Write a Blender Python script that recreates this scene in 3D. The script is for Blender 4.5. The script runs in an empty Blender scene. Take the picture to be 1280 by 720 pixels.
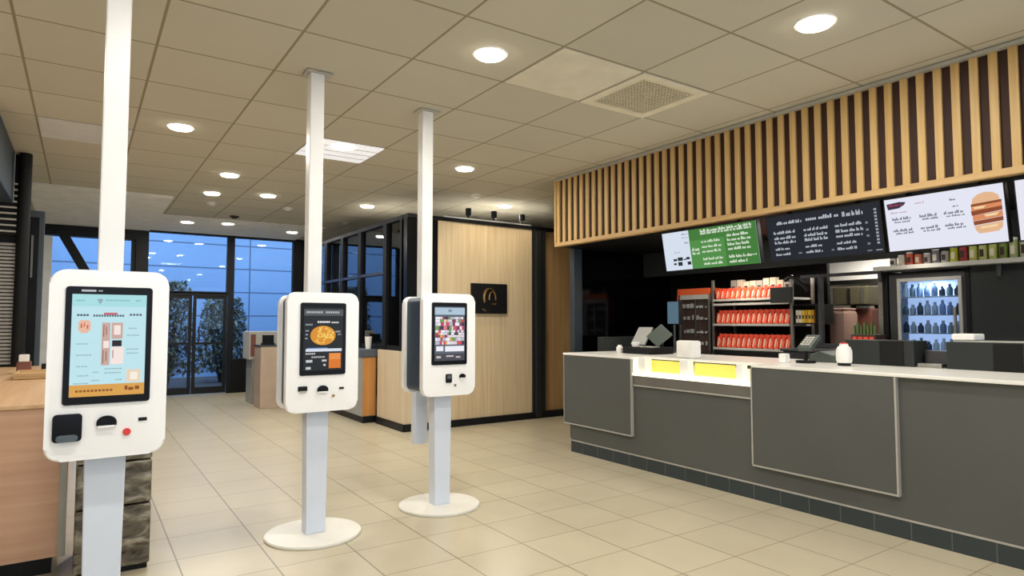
import bpy, bmesh, math, random
from mathutils import Vector, Matrix
random.seed(7)
sc = bpy.context.scene
COL = sc.collection
PI = math.pi
CZ = 3.08                     # hall ceiling height
T = 0.698                     # ceiling tile

# ------------------------------------------------------------------ colour / material helpers
def lin(h):
    if isinstance(h, str):
        h = h.lstrip('#'); v = [int(h[i:i+2], 16)/255 for i in (0, 2, 4)]
    else: v = list(h)
    return tuple((c/12.92 if c <= .04045 else ((c+.055)/1.055)**2.4) for c in v) + (1.0,)

def mat(name, col, rough=.5, metal=0., spec=.5, emit=None, es=1., coat=0., bump=None, vary=None, trans=0., scale=(1, 1, 1)):
    m = bpy.data.materials.new(name); m.use_nodes = True
    nt = m.node_tree; b = nt.nodes['Principled BSDF']
    c = lin(col)
    b.inputs['Base Color'].default_value = c
    b.inputs['Roughness'].default_value = rough
    b.inputs['Metallic'].default_value = metal
    b.inputs['Specular IOR Level'].default_value = spec
    b.inputs['Coat Weight'].default_value = coat
    b.inputs['Transmission Weight'].default_value = trans
    if emit:
        b.inputs['Emission Color'].default_value = lin(emit); b.inputs['Emission Strength'].default_value = es
    geo = nt.nodes.new('ShaderNodeTexCoord')
    mp = nt.nodes.new('ShaderNodeMapping'); mp.inputs['Scale'].default_value = scale
    nt.links.new(geo.outputs['Object'], mp.inputs['Vector'])
    # every material carries a faint procedural variation
    va = vary if vary else (6., .06)
    n = nt.nodes.new('ShaderNodeTexNoise'); n.inputs['Scale'].default_value = va[0]; n.inputs['Detail'].default_value = 3
    nt.links.new(mp.outputs[0], n.inputs['Vector'])
    r = nt.nodes.new('ShaderNodeMapRange'); r.inputs['From Min'].default_value = .3; r.inputs['From Max'].default_value = .7
    r.inputs['To Min'].default_value = 1-va[1]; r.inputs['To Max'].default_value = 1+va[1]
    nt.links.new(n.outputs['Fac'], r.inputs['Value'])
    mx = nt.nodes.new('ShaderNodeMix'); mx.data_type = 'RGBA'; mx.blend_type = 'MULTIPLY'; mx.inputs['Factor'].default_value = 1
    mx.inputs['A'].default_value = c
    nt.links.new(r.outputs[0], mx.inputs['B'])
    nt.links.new(mx.outputs['Result'], b.inputs['Base Color'])
    if bump:
        bn = nt.nodes.new('ShaderNodeTexNoise'); bn.inputs['Scale'].default_value = bump[0]; bn.inputs['Detail'].default_value = 4
        nt.links.new(mp.outputs[0], bn.inputs['Vector'])
        bb = nt.nodes.new('ShaderNodeBump'); bb.inputs['Strength'].default_value = bump[1]; bb.inputs['Distance'].default_value = .004
        nt.links.new(bn.outputs['Fac'], bb.inputs['Height']); nt.links.new(bb.outputs[0], b.inputs['Normal'])
    return m

_em = {}
def em(col, s=1.0):
    """self-lit display colour"""
    k = (col, s)
    if k not in _em:
        m = bpy.data.materials.new('display_' + col.strip('#')); m.use_nodes = True
        nt = m.node_tree; b = nt.nodes['Principled BSDF']
        b.inputs['Base Color'].default_value = (.01, .01, .01, 1); b.inputs['Roughness'].default_value = .3; b.inputs['Specular IOR Level'].default_value = .12
        b.inputs['Emission Color'].default_value = lin(col); b.inputs['Emission Strength'].default_value = s
        _em[k] = m
    return _em[k]

def wood(name, c1, c2, axis='z', rough=.5, bands=3.):
    m = bpy.data.materials.new(name); m.use_nodes = True
    nt = m.node_tree; b = nt.nodes['Principled BSDF']; b.inputs['Roughness'].default_value = rough
    b.inputs['Specular IOR Level'].default_value = .35
    tc = nt.nodes.new('ShaderNodeTexCoord'); mp = nt.nodes.new('ShaderNodeMapping')
    s = {'z': (14, 14, .5), 'x': (.5, 14, 14), 'y': (14, .5, 14)}[axis]
    mp.inputs['Scale'].default_value = s
    nt.links.new(tc.outputs['Object'], mp.inputs['Vector'])
    n = nt.nodes.new('ShaderNodeTexNoise'); n.inputs['Scale'].default_value = bands; n.inputs['Detail'].default_value = 6; n.inputs['Distortion'].default_value = .4
    nt.links.new(mp.outputs[0], n.inputs['Vector'])
    cr = nt.nodes.new('ShaderNodeValToRGB'); cr.color_ramp.elements[0].position = .32; cr.color_ramp.elements[1].position = .68
    cr.color_ramp.elements[0].color = lin(c2); cr.color_ramp.elements[1].color = lin(c1)
    nt.links.new(n.outputs['Fac'], cr.inputs[0]); nt.links.new(cr.outputs[0], b.inputs['Base Color'])
    return m

def grid_mat(name, base, line, sx, sy, ox, oy, lw, rough=.5, spec=.4, noise=(1.5, .08), axes=('X', 'Y'), bump=.3, line2=None, rowvar=0.0, bumpn=0.):
    """tiles laid in a grid: world size sx, sy, origin ox, oy, joint width lw"""
    m = bpy.data.materials.new(name); m.use_nodes = True
    nt = m.node_tree; L = nt.links; b = nt.nodes['Principled BSDF']; b.inputs['Roughness'].default_value = rough
    b.inputs['Specular IOR Level'].default_value = spec
    g = nt.nodes.new('ShaderNodeNewGeometry'); sp = nt.nodes.new('ShaderNodeSeparateXYZ'); L.new(g.outputs['Position'], sp.inputs[0])
    def math_(op, a, bb, clamp=False):
        n = nt.nodes.new('ShaderNodeMath'); n.operation = op; n.use_clamp = clamp
        for i, v in enumerate((a, bb)):
            if v is None: continue
            if isinstance(v, (int, float)): n.inputs[i].default_value = v
            else: L.new(v, n.inputs[i])
        return n.outputs[0]
    masks = []; cells = []
    for ax, s, o, w in ((axes[0], sx, ox, lw), (axes[1], sy, oy, lw)):
        u = math_('DIVIDE', math_('SUBTRACT', sp.outputs[ax], o), s)
        cells.append(math_('FLOOR', math_('ADD', u, .0), None))
        f = math_('FRACT', u, None)
        d = math_('MINIMUM', f, math_('SUBTRACT', 1., f))
        masks.append(math_('LESS_THAN', d, w/2/s))
    mk = math_('MAXIMUM', masks[0], masks[1])
    cb = nt.nodes.new('ShaderNodeCombineXYZ'); L.new(cells[0], cb.inputs[0]); L.new(cells[1], cb.inputs[1])
    wn = nt.nodes.new('ShaderNodeTexWhiteNoise'); L.new(cb.outputs[0], wn.inputs['Vector'])
    n = nt.nodes.new('ShaderNodeTexNoise'); n.inputs['Scale'].default_value = noise[0]; n.inputs['Detail'].default_value = 5
    L.new(g.outputs['Position'], n.inputs['Vector'])
    v = math_('ADD', math_('MULTIPLY', math_('SUBTRACT', n.outputs['Fac'], .5), noise[1]*2), 1.)
    v = math_('ADD', v, math_('MULTIPLY', math_('SUBTRACT', wn.outputs['Value'], .5), rowvar))
    hsv = nt.nodes.new('ShaderNodeHueSaturation'); hsv.inputs['Color'].default_value = lin(base); L.new(v, hsv.inputs['Value'])
    mx = nt.nodes.new('ShaderNodeMix'); mx.data_type = 'RGBA'
    L.new(mk, mx.inputs['Factor']); L.new(hsv.outputs[0], mx.inputs['A']); mx.inputs['B'].default_value = lin(line)
    if line2:
        m2 = nt.nodes.new('ShaderNodeMix'); m2.data_type = 'RGBA'; L.new(masks[0], m2.inputs['Factor'])
        m2.inputs['A'].default_value = lin(line2); m2.inputs['B'].default_value = lin(line); L.new(m2.outputs['Result'], mx.inputs['B'])
    L.new(mx.outputs['Result'], b.inputs['Base Color'])
    bp = nt.nodes.new('ShaderNodeBump'); bp.inputs['Strength'].default_value = bump; bp.inputs['Distance'].default_value = .003; bp.invert = True
    L.new(mk, bp.inputs['Height'])
    if bumpn:
        n2 = nt.nodes.new('ShaderNodeTexNoise'); n2.inputs['Scale'].default_value = 90; L.new(g.outputs['Position'], n2.inputs['Vector'])
        b2 = nt.nodes.new('ShaderNodeBump'); b2.inputs['Strength'].default_value = bumpn; b2.inputs['Distance'].default_value = .002
        L.new(n2.outputs['Fac'], b2.inputs['Height']); L.new(bp.outputs[0], b2.inputs['Normal']); L.new(b2.outputs[0], b.inputs['Normal'])
    else: L.new(bp.outputs[0], b.inputs['Normal'])
    return m

def pane_mat(name, tint, refl, rough=.02):
    """thin window glass: mostly see-through, mirror-like at a slant"""
    m = bpy.data.materials.new(name); m.use_nodes = True
    nt = m.node_tree; nt.nodes.clear()
    o = nt.nodes.new('ShaderNodeOutputMaterial'); t = nt.nodes.new('ShaderNodeBsdfTransparent'); t.inputs[0].default_value = (*lin(tint)[:3], 1)
    g = nt.nodes.new('ShaderNodeBsdfGlossy'); g.inputs['Roughness'].default_value = rough; g.inputs[0].default_value = (.9, .95, 1, 1)
    lw = nt.nodes.new('ShaderNodeLayerWeight'); lw.inputs[0].default_value = refl
    n = nt.nodes.new('ShaderNodeTexNoise'); n.inputs['Scale'].default_value = 1.3
    bp = nt.nodes.new('ShaderNodeBump'); bp.inputs['Strength'].default_value = .04; nt.links.new(n.outputs[0], bp.inputs['Height']); nt.links.new(bp.outputs[0], g.inputs['Normal'])
    mx = nt.nodes.new('ShaderNodeMixShader')
    nt.links.new(lw.outputs['Fresnel'], mx.inputs[0]); nt.links.new(t.outputs[0], mx.inputs[1]); nt.links.new(g.outputs[0], mx.inputs[2])
    nt.links.new(mx.outputs[0], o.inputs[0])
    return m

M = dict(
    white=mat('white_plastic', '#FBFBFC', .3, vary=(3, .01)), whitepaint=mat('white_painted_steel', '#F2F2F2', .35, vary=(3, .01)),
    postpaint=mat('pale_blue_grey_paint', '#D6DEEC', .35, vary=(3, .015)), discpaint=mat('cream_white_base_paint', '#E6E3DA', .35, vary=(3, .015)),
    black=mat('black_gloss', '#0B0C10', .3, spec=.2), matblack=mat('matt_black', '#0C0D0F', .6, spec=.3), navy=mat('dark_navy_shell', '#263A4C', .45),
    frame=mat('dark_bronze_frame', '#121317', .45, spec=.3), fr2=mat('black_frame', '#08090B', .55, spec=.3),
    steel=mat('brushed_steel', '#A8A7A2', .3, metal=1., scale=(1, 1, 30), vary=(10, .1)), dsteel=mat('dark_steel', '#55565A', .35, metal=.8),
    grey=mat('slate_grey_laminate', '#515351', .45, vary=(3, .05)), greyedge=mat('slate_grey_band', '#66635E', .45),
    edge=mat('pale_grey_edge_strip', '#A9A69E', .4), worktop=mat('white_quartz_worktop', '#EEECE6', .25, vary=(2, .015)),
    red=mat('red_paper', '#F2573A', .6), orange=mat('orange_board', '#E8602A', .6), amber=mat('amber_paper', '#DE9A2A', .6), cream=mat('cream_paper', '#EADFC8', .6),
    yel=mat('yellow_paper', '#E5C93A', .6), green=mat('green_paper', '#55703C', .6), brown=mat('brown_dark', '#3A2620', .5),
    bluegrey=mat('blue_grey_metal', '#4F5963', .4), plaster=mat('white_plaster', '#CFCCC4', .8), daylitplaster=mat('daylight_whitened_plaster', '#F2F1EE', .8), frosted=mat('frosted_white_film', '#F0F2F4', .5), darkwall=mat('dark_wall', '#222527', .55),
    kitchenwall=mat('kitchen_dark_panel', '#2A2E2E', .5, spec=.3), redb=mat('red_button', '#D63A32', .35), napkin=mat('white_napkin_plastic', '#EDEBE8', .4),
    gold=mat('bronze_gold', '#B08A5C', .3, metal=.9), palegrey=mat('pale_grey_panel', '#B9B7B0', .5),
    leaf=mat('dark_leaf', '#5C6A60', .6, vary=(4, .5)), outdoor=mat('asphalt', '#4A4C50', .9, bump=(40, .5)),
    slatback=mat('dark_brown_backing', '#33190E', .7), redbrown=mat('red_brown_enclosure', '#7A4A3E', .5), olive=mat('olive_steel', '#6A6650', .4, metal=.4),
    plastic=mat('grey_green_plastic', '#4B544F', .4), lightgrey=mat('light_grey_plastic', '#9C9D98', .4),
    lampface=mat('lamp_face', '#FFFFFF', .5, emit='#FFF4DC', es=13.), panelface=mat('light_panel_face', '#F6F6F6', .5, emit='#F4F6FF', es=.55),
    yellowlit=mat('lit_yellow_acrylic', '#A8A050', .4, emit='#EEE25C', es=.62), ledlit=mat('led_strip', '#FFFFFF', .4, emit='#FFFCC8', es=1.15),
    fridgelit=mat('fridge_light_panel', '#DDE8FF', .5, emit='#C8DAFA', es=.95), slate=mat('dark_slate_paint', '#2C363E', .45), pinkbrown=mat('pinkish_brown_plastic', '#9A7C70', .5), stationwood=mat('grey_brown_wood', '#B5A08C', .5), tray=mat('beige_tray', '#C9A97C', .6),
)
M['pine'] = wood('golden_pine_slat', '#D4B47C', '#C5A066', 'z', .5)
M['rail'] = wood('pine_rail', '#CFAE7C', '#BE9A66', 'y', .5)
M['oak'] = wood('light_oak_panel', '#E2CDAA', '#D2BA94', 'z', .45, 2.)
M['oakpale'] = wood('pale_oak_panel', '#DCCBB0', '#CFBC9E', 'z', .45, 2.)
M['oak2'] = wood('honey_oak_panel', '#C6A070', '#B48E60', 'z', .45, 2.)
M['leftwood'] = wood('tan_wood_front', '#CCA488', '#C0967A', 'x', .5, 1.5)
M['lefttop'] = wood('tan_wood_top', '#D8B48C', '#C8A078', 'y', .4, 1.5)
M['orangewood'] = wood('orange_wood_door', '#C88E50', '#B87C3E', 'z', .5, 1.5)
M['floor'] = grid_mat('beige_floor_tiles', '#BFB59C', '#80765F', .4528, .444, 3.665, 3.742, .008, rough=.3, spec=.5, noise=(2.2, .10), line2='#96876E', rowvar=.07)
M['ceil'] = grid_mat('ceiling_tiles', '#C9C5B8', '#97907C', T, T, .334, .215, .016, rough=.85, spec=.1, noise=(3., .03), bump=.4, rowvar=.06, bumpn=.25)
M['plinth'] = grid_mat('black_plinth_tiles', '#2F383C', '#59605F', .226, 10., .15, -5., .006, rough=.3, spec=.5, axes=('Y', 'Z'), noise=(4, .2))
M['cladding'] = grid_mat('blue_cladding', '#7BA4D6', '#4A6890', 3.2, .62, .5, .3, .035, rough=.5, axes=('X', 'Z'), noise=(.7, .12))
M['shutter'] = mat('grey_shutter', '#A2A29E', .45, metal=.3)
M['glass'] = pane_mat('window_glass', '#E6ECF2', .22)
M['darkglass'] = pane_mat('smoked_glass', '#59636C', .62)
M['fridgeglass'] = pane_mat('fridge_glass', '#DDE6F0', .15)
M['blackgloss'] = mat('black_glass_wall', '#030405', .08, spec=.3)
# mottled, mirror-like brown cladding of the bin cabinet
def bin_mat():
    m = bpy.data.materials.new('mottled_brown_bin'); m.use_nodes = True; nt = m.node_tree; L = nt.links; b = nt.nodes['Principled BSDF']
    tc = nt.nodes.new('ShaderNodeTexCoord'); mp = nt.nodes.new('ShaderNodeMapping'); mp.inputs['Scale'].default_value = (5, 5, 11)
    L.new(tc.outputs['Object'], mp.inputs[0])
    n = nt.nodes.new('ShaderNodeTexNoise'); n.inputs['Scale'].default_value = 1.6; n.inputs['Detail'].default_value = 6; n.inputs['Distortion'].default_value = .8
    L.new(mp.outputs[0], n.inputs['Vector'])
    cr = nt.nodes.new('ShaderNodeValToRGB'); e = cr.color_ramp.elements
    e[0].position = .3; e[0].color = lin('#2A251E'); e[1].position = .72; e[1].color = lin('#B5AE9E'); k = e.new(.5); k.color = lin('#6E675A')
    L.new(n.outputs['Fac'], cr.inputs[0]); L.new(cr.outputs[0], b.inputs['Base Color'])
    b.inputs['Roughness'].default_value = .22; b.inputs['Metallic'].default_value = .5
    bp = nt.nodes.new('ShaderNodeBump'); bp.inputs['Strength'].default_value = .5; bp.inputs['Distance'].default_value = .01
    L.new(n.outputs['Fac'], bp.inputs['Height']); L.new(bp.outputs[0], b.inputs['Normal'])
    return m
M['bin'] = bin_mat()

# ------------------------------------------------------------------ object helpers
class MB:
    def __init__(s): s.bm = bmesh.new()
    def box(s, x0, x1, y0, y1, z0, z1, bev=0., mtx=None):
        r = bmesh.ops.create_cube(s.bm, size=1.); v = r['verts']
        bmesh.ops.scale(s.bm, vec=(x1-x0, y1-y0, z1-z0), verts=v)
        bmesh.ops.translate(s.bm, vec=((x0+x1)/2, (y0+y1)/2, (z0+z1)/2), verts=v)
        if bev:
            ed = list({e for q in v for e in q.link_edges})
            res = bmesh.ops.bevel(s.bm, geom=ed, offset=bev, segments=2, affect='EDGES', profile=.5)
            v = list({q for f in res['faces'] for q in f.verts} | {q for q in v if q.is_valid})
        if mtx is not None: bmesh.ops.transform(s.bm, matrix=mtx, verts=v)
        return s
    def cyl(s, c, r, h, axis='z', seg=32, r2=None, bev=0.):
        q = bmesh.ops.create_cone(s.bm, cap_ends=True, segments=seg, radius1=r, radius2=r if r2 is None else r2, depth=h); v = q['verts']
        if bev:
            ed = [e for e in {e for x in v for e in x.link_edges} if abs(e.verts[0].co.z-e.verts[1].co.z) < 1e-6]
            res = bmesh.ops.bevel(s.bm, geom=ed, offset=bev, segments=2, affect='EDGES')
            v = list({x for f in res['faces'] for x in f.verts} | {x for x in v if x.is_valid})
        R = {'z': Matrix(), 'x': Matrix.Rotation(PI/2, 4, 'Y'), 'y': Matrix.Rotation(PI/2, 4, 'X')}[axis]
        bmesh.ops.transform(s.bm, matrix=Matrix.Translation(c) @ R, verts=v); return s
    def prism(s, pts, d0, d1, plane='xz', bev=0.):
        """closed outline extruded; plane xz -> extruded along y, yz -> along x, xy -> along z"""
        def P(a, b, d): return {'xz': (a, d, b), 'yz': (d, a, b), 'xy': (a, b, d)}[plane]
        A = [s.bm.verts.new(P(a, b, d0)) for a, b in pts]; B = [s.bm.verts.new(P(a, b, d1)) for a, b in pts]
        n = len(pts); fa = s.bm.faces.new(A); fb = s.bm.faces.new(B[::-1])
        for i in range(n): s.bm.faces.new((A[i], B[i], B[(i+1) % n], A[(i+1) % n]))
        if bev:
            ed = list(fa.edges) + list(fb.edges)
            bmesh.ops.bevel(s.bm, geom=ed, offset=bev, segments=3, affect='EDGES', profile=.6)
        return s
    def sphere(s, c, r, sc_=(1, 1, 1), u=16, w=10):
        q = bmesh.ops.create_uvsphere(s.bm, u_segments=u, v_segments=w, radius=r)
        bmesh.ops.transform(s.bm, matrix=Matrix.Translation(c) @ Matrix.Diagonal((*sc_, 1)), verts=q['verts']); return s
    def lathe(s, prof, c=(0, 0, 0), seg=24):
        rings = []
        for r, z in prof:
            rings.append([s.bm.verts.new((c[0]+r*math.cos(2*PI*i/seg), c[1]+r*math.sin(2*PI*i/seg), c[2]+z)) for i in range(seg)])
        for a, b in zip(rings, rings[1:]):
            for i in range(seg): s.bm.faces.new((a[i], a[(i+1) % seg], b[(i+1) % seg], b[i]))
        s.bm.faces.new(rings[0][::-1]); s.bm.faces.new(rings[-1]); return s
    def tube(s, pts, r, seg=10, rs=None):
        pts = [Vector(p) for p in pts]; rings = []
        for i, p in enumerate(pts):
            t = (pts[min(i+1, len(pts)-1)] - pts[max(i-1, 0)]).normalized()
            a = t.orthogonal().normalized() if i == 0 else (a - t*a.dot(t)).normalized()
            b = t.cross(a); rr = rs[i] if rs else r
            rings.append([s.bm.verts.new(p + (a*math.cos(2*PI*k/seg) + b*math.sin(2*PI*k/seg))*rr) for k in range(seg)])
        for x, y in zip(rings, rings[1:]):
            for k in range(seg): s.bm.faces.new((x[k], x[(k+1) % seg], y[(k+1) % seg], y[k]))
        s.bm.faces.new(rings[0][::-1]); s.bm.faces.new(rings[-1]); return s
    def build(s, name, m, parent=None, smooth=False, **props):
        bmesh.ops.recalc_face_normals(s.bm, faces=s.bm.faces)
        me = bpy.data.meshes.new(name); s.bm.to_mesh(me); s.bm.free(); me.materials.append(m if not isinstance(m, str) else M[m])
        o = bpy.data.objects.new(name, me); COL.objects.link(o)
        if smooth:
            for p in me.polygons: p.use_smooth = True
            md = o.modifiers.new('es', 'EDGE_SPLIT'); md.split_angle = math.radians(35)
        if parent is not None: o.parent = parent
        for k, v in props.items(): o[k] = v
        return o

def thing(name, label, cat, loc=(0, 0, 0), rz=0., group=None):
    o = bpy.data.objects.new(name, None); COL.objects.link(o); o.empty_display_size = .1
    o.location = loc; o.rotation_euler[2] = rz; o['label'] = label; o['category'] = cat
    if group: o['group'] = group
    return o
def tag(o, label, cat, group=None, loc=None):
    o['label'] = label; o['category'] = cat
    if group: o['group'] = group
    if loc: o.location = loc
    return o
def struct(name, mb, m, **k):
    o = mb.build(name, m, **k); o['kind'] = 'structure'; return o
def copy_tree(o, parent=None):
    c = o.copy(); COL.objects.link(c)
    if parent is not None: c.parent = parent
    for ch in list(o.children): copy_tree(ch, c)
    return c
def rrect(w, h, r, cx=0., cz=0., n=8):
    P = []
    for k, (sx, sz) in enumerate(((1, 1), (-1, 1), (-1, -1), (1, -1))):
        for i in range(n+1):
            a = PI/2*k + PI/2*i/n
            P.append((cx + sx*(w/2-r) + r*math.cos(a), cz + sz*(h/2-r) + r*math.sin(a)))
    return P

# ------------------------------------------------------------------ room shell
struct('floor', MB().box(-3.2, 9.2, -3.2, 13.5, -.1, 0), 'floor')
struct('ceiling', MB().box(-3.2, 9.2, -3.2, 13.5, CZ, CZ+.1), 'ceil')
struct('wall_front', MB().box(-3.3, 9.3, -3.3, -3.2, 0, .35).box(-3.3, 9.3, -3.3, -3.2, 2.95, CZ).box(-3.3, -3.0, -3.3, -3.2, .35, 2.95).box(7.0, 9.3, -3.3, -3.2, .35, 2.95), 'plaster')  # unseen wall, its opening shaped to let in sky fill light
struct('wall_right', MB().box(9.2, 9.3, -3.2, 13.5, 0, CZ), 'darkwall')
struct('wall_left', MB().box(-3.3, -3.2, -3.2, 13.5, 0, CZ), 'plaster')
struct('trim_1', MB().box(-.62, .98, 9.62, 13.34, CZ-.035, CZ-.002), 'daylitplaster')      # smooth plaster ceiling strip near the windows, base whitened to stand in for daylight
struct('trim_2', MB().box(.98, 3.6, 11.3, 13.34, CZ-.012, CZ-.002), 'daylitplaster')  # thinner strip in the same daylight-whitened plaster
# window wall y = 13.4
def win(n, x0, x1, z0, z1, fw=.06, y=13.4, bars=()):
    f = MB(); d = .05
    f.box(x0, x0+fw, y-d, y+d, z0, z1).box(x1-fw, x1, y-d, y+d, z0, z1).box(x0+fw, x1-fw, y-d, y+d, z0, z0+fw).box(x0+fw, x1-fw, y-d, y+d, z1-fw, z1)
    for b in bars: f.box(x0+fw, x1-fw, y-.03, y+.03, b, b+.05)
    w = struct('window_%d' % n, f, 'frame')
    MB().box(x0+fw, x1-fw, y-.008, y+.008, z0+fw, z1-fw).build('pane', M['glass'], w)
    return w
win(1, -.66, .78, .30, 3.0, .07)
win(2, .95, 2.36, 1.92, CZ-.01, .035)
win(6, -3.0, 2.0, .35, 2.95, .06, -3.25)  # unseen window added behind the camera, sky light fills the hall
win(7, 2.0, 7.0, .35, 2.95, .06, -3.25)  # second added window, also there for the sky fill
win(3, 2.42, 3.62, .62, CZ-.01, .04)
struct('trim_3', MB().box(.78, .95, 13.3, 13.5, 0, CZ), 'frame')                    # thick dark post
struct('trim_4', MB().box(3.62, 3.76, 13.3, 13.5, 0, CZ), 'frame')
struct('wall_back', MB().box(2.42, 3.62, 13.36, 13.46, 0, .62).box(-.66, .78, 13.36, 13.46, 0, .3).box(3.76, 5.2, 13.36, 13.46, 0, CZ).box(-3.2, -.66, 13.36, 13.46, 0, CZ).box(5.2, 9.2, 13.36, 13.46, 0, CZ), 'fr2')
struct('trim_5', MB().box(-.66, .78, 13.3, 13.5, 2.86, CZ), 'frame')                 # window head
struct('trim_6', MB().box(2.36, 2.42, 13.34, 13.46, 0, CZ), 'frame')
dt = Matrix.Translation((-.10, 13.28, 2.5)) @ Matrix.Rotation(math.radians(-28), 4, 'Y')
tag(MB().box(-.07, .07, -.06, .09, -.50, .50, mtx=dt).build('diagonal_brace', M['frame']), 'dark slanting steel brace across the top of the left back window', 'brace')
tag(MB().box(-.655, -.45, 13.26, 13.30, .3, 2.84).build('window_film_strip', M['frosted']), 'pale frosted strip at the left edge of the back window', 'panel')
# entrance doors
for n, (x0, x1) in enumerate(((1.16, 1.73), (1.75, 2.34))):
    f = MB(); y = 13.4
    f.box(x0, x0+.055, y-.03, y+.03, .02, 1.88).box(x1-.055, x1, y-.03, y+.03, .02, 1.88).box(x0+.055, x1-.055, y-.03, y+.03, .02, .14).box(x0+.055, x1-.055, y-.03, y+.03, 1.82, 1.88).box(x0+.055, x1-.055, y-.025, y+.025, .95, .99)
    d = struct('door_%d' % (n+1), f, 'frame')
    MB().box(x0+.055, x1-.055, y-.006, y+.006, .14, 1.82).build('pane', M['glass'], d)
    hx = x1-.10 if n == 0 else x0+.10
    MB().cyl((hx, y-.09, 1.05), .012, .5).cyl((hx, y-.05, 1.25), .008, .1, 'y').cyl((hx, y-.05, .85), .008, .1, 'y').build('door_handle', M['dsteel'], d)
struct('trim_7', MB().box(.95, 1.16, 13.35, 13.45, 0, 1.92).box(1.16, 2.36, 13.35, 13.45, 1.88, 1.94), 'frame')
# outside
struct('wall_exterior', MB().box(-8, 11, 18., 18.2, -.1, 6.2), 'cladding')
struct('ground_exterior', MB().box(-12, 15, 13.5, 18., -.12, -.02), 'outdoor')
def foliage(label, cx, cy, w, d, h, n, seed):
    rnd = random.Random(seed); t = thing('shrub', label, 'shrub', (cx, cy, -.02))
    b = MB()
    for _ in range(n):
        a = rnd.uniform(0, 2*PI); q = math.sqrt(rnd.random()); z = rnd.uniform(.12, 1)*h; k = (1-.35*(z/h)**2)
        p = Vector((math.cos(a)*q*w/2*k, math.sin(a)*q*d/2*k, z)); s_ = rnd.uniform(.04, .085)
        R = Matrix.Rotation(rnd.uniform(0, 6), 3, 'Z') @ Matrix.Rotation(rnd.uniform(-1.2, 1.2), 3, 'X')
        v = [b.bm.verts.new(p + R @ Vector(c)*s_) for c in ((0, -1, 0), (.45, -.1, .12), (0, 1, 0), (-.45, -.1, .12))]
        b.bm.faces.new(v)
    b.build('foliage', M['leaf'], t)
    s = MB()
    for i in range(7):
        a = i*.9; s.tube([(math.cos(a)*.05, math.sin(a)*.05, 0), (math.cos(a)*w*.2, math.sin(a)*d*.2, h*.5), (math.cos(a)*w*.32, math.sin(a)*d*.32, h*.85)], .02, 6, [.03, .018, .006])
    s.build('branches', M['brown'], t)
foliage('dark leafy shrub outside behind the left glass door', 1.45, 15.1, 1.3, .7, 2.25, 3200, 1)
foliage('dark leafy shrub outside behind the right glass door, gap of blue above', 2.75, 16.1, 1.25, .7, 1.95, 2800, 2)

# left side walls: recessed shutter wall, pillar, door panel
struct('wall_shutter', MB().box(-3.2, -.50, 8.12, 8.3, 0, CZ), 'fr2')
o = thing('roller_shutter', 'grey ribbed roller shutter behind the left wooden counter', 'shutter', (-1.6, 8.06, .95))
b = MB(); z = .0
while z < 1.22: b.box(-.7, 1.04, -.012, .012, z, z+.028, .008); z += .036
b.build('curtain', M['shutter'], o); MB().box(1.04, 1.09, -.04, .05, -.02, 1.26, .004).build('side_rail', M['bluegrey'], o)
o = thing('air_curtain', 'black louvred grille above the grey shutter', 'grille', (-1.6, 8.05, 2.24))
MB().box(-.7, 1.04, .0, .06, 0, .6).build('housing', M['matblack'], o)
b = MB()
for i in range(9): b.box(-.69, 1.03, -.05, .0, .03+i*.06, .045+i*.06)
b.build('louvres', M['palegrey'], o)
b = thing('hanging_fascia', 'dark blue-grey box fascia hanging at the top left under the ceiling', 'fascia', (-1.0, 7.25, 2.56))
MB().box(-.4, .4, -.95, .72, 0, CZ-2.56-.005, .01).build('box', M['navy'], b); MB().box(.385, .405, .70, .725, .02, .5).build('edge_strip', M['edge'], b)
tag(MB().cyl((-.515, 8.02, CZ/2), .055, CZ-.01, bev=.005).build('round_pillar', M['matblack'], smooth=True), 'round black pillar beside the grey shutter', 'pillar')
o = thing('door_leaf', 'blue-grey metal framed panel standing behind the black pillar at left', 'door panel', (-.50, 9.4, 0))
MB().box(-.18, .10, 0, .06, 0, 2.7, .004).build('frame', M['bluegrey'], o); MB().box(-.13, .05, -.012, 0, .1, 2.62).build('panel', M['frame'], o)
MB().box(-.02, .0, -.04, -.012, 1.9, 2.4).build('handle', M['steel'], o)

# ------------------------------------------------------------------ glass box and wood wall, mid right
X0, Y0, ZT = 3.40, 7.40, 2.73
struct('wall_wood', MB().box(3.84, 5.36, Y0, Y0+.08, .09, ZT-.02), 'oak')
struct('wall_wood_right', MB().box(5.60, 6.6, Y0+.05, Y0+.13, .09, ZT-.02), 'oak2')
b = MB().box(X0, 6.6, Y0-.02, Y0+.14, ZT-.02, ZT+.03).box(X0, X0+.14, Y0+.14, 11.3, ZT-.02, ZT+.03)
struct('trim_8', b, 'frame')
struct('baseboard_wood', MB().box(X0-.02, 6.6, Y0-.03, Y0+.1, 0, .09), 'frame')
struct('wall_black_corner', MB().box(X0+.0, 3.84, Y0, Y0+.08, 1.03, ZT-.02).box(X0, X0+.06, Y0+.08, 7.56, 1.03, ZT-.02), 'black')
struct('ceiling_box', MB().box(X0+.14, 6.6, Y0+.14, 11.3, ZT-.02, ZT+.02), 'plaster')
tag(MB().box(5.37, 5.59, Y0-.02, Y0+.1, 0, ZT-.02).box(5.40, 5.5, Y0-.05, Y0-.02, .02, ZT-.04, .012).build('steel_column', M['darkwall']), 'dark blue-grey steel column between the two wood wall panels', 'column')
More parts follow.
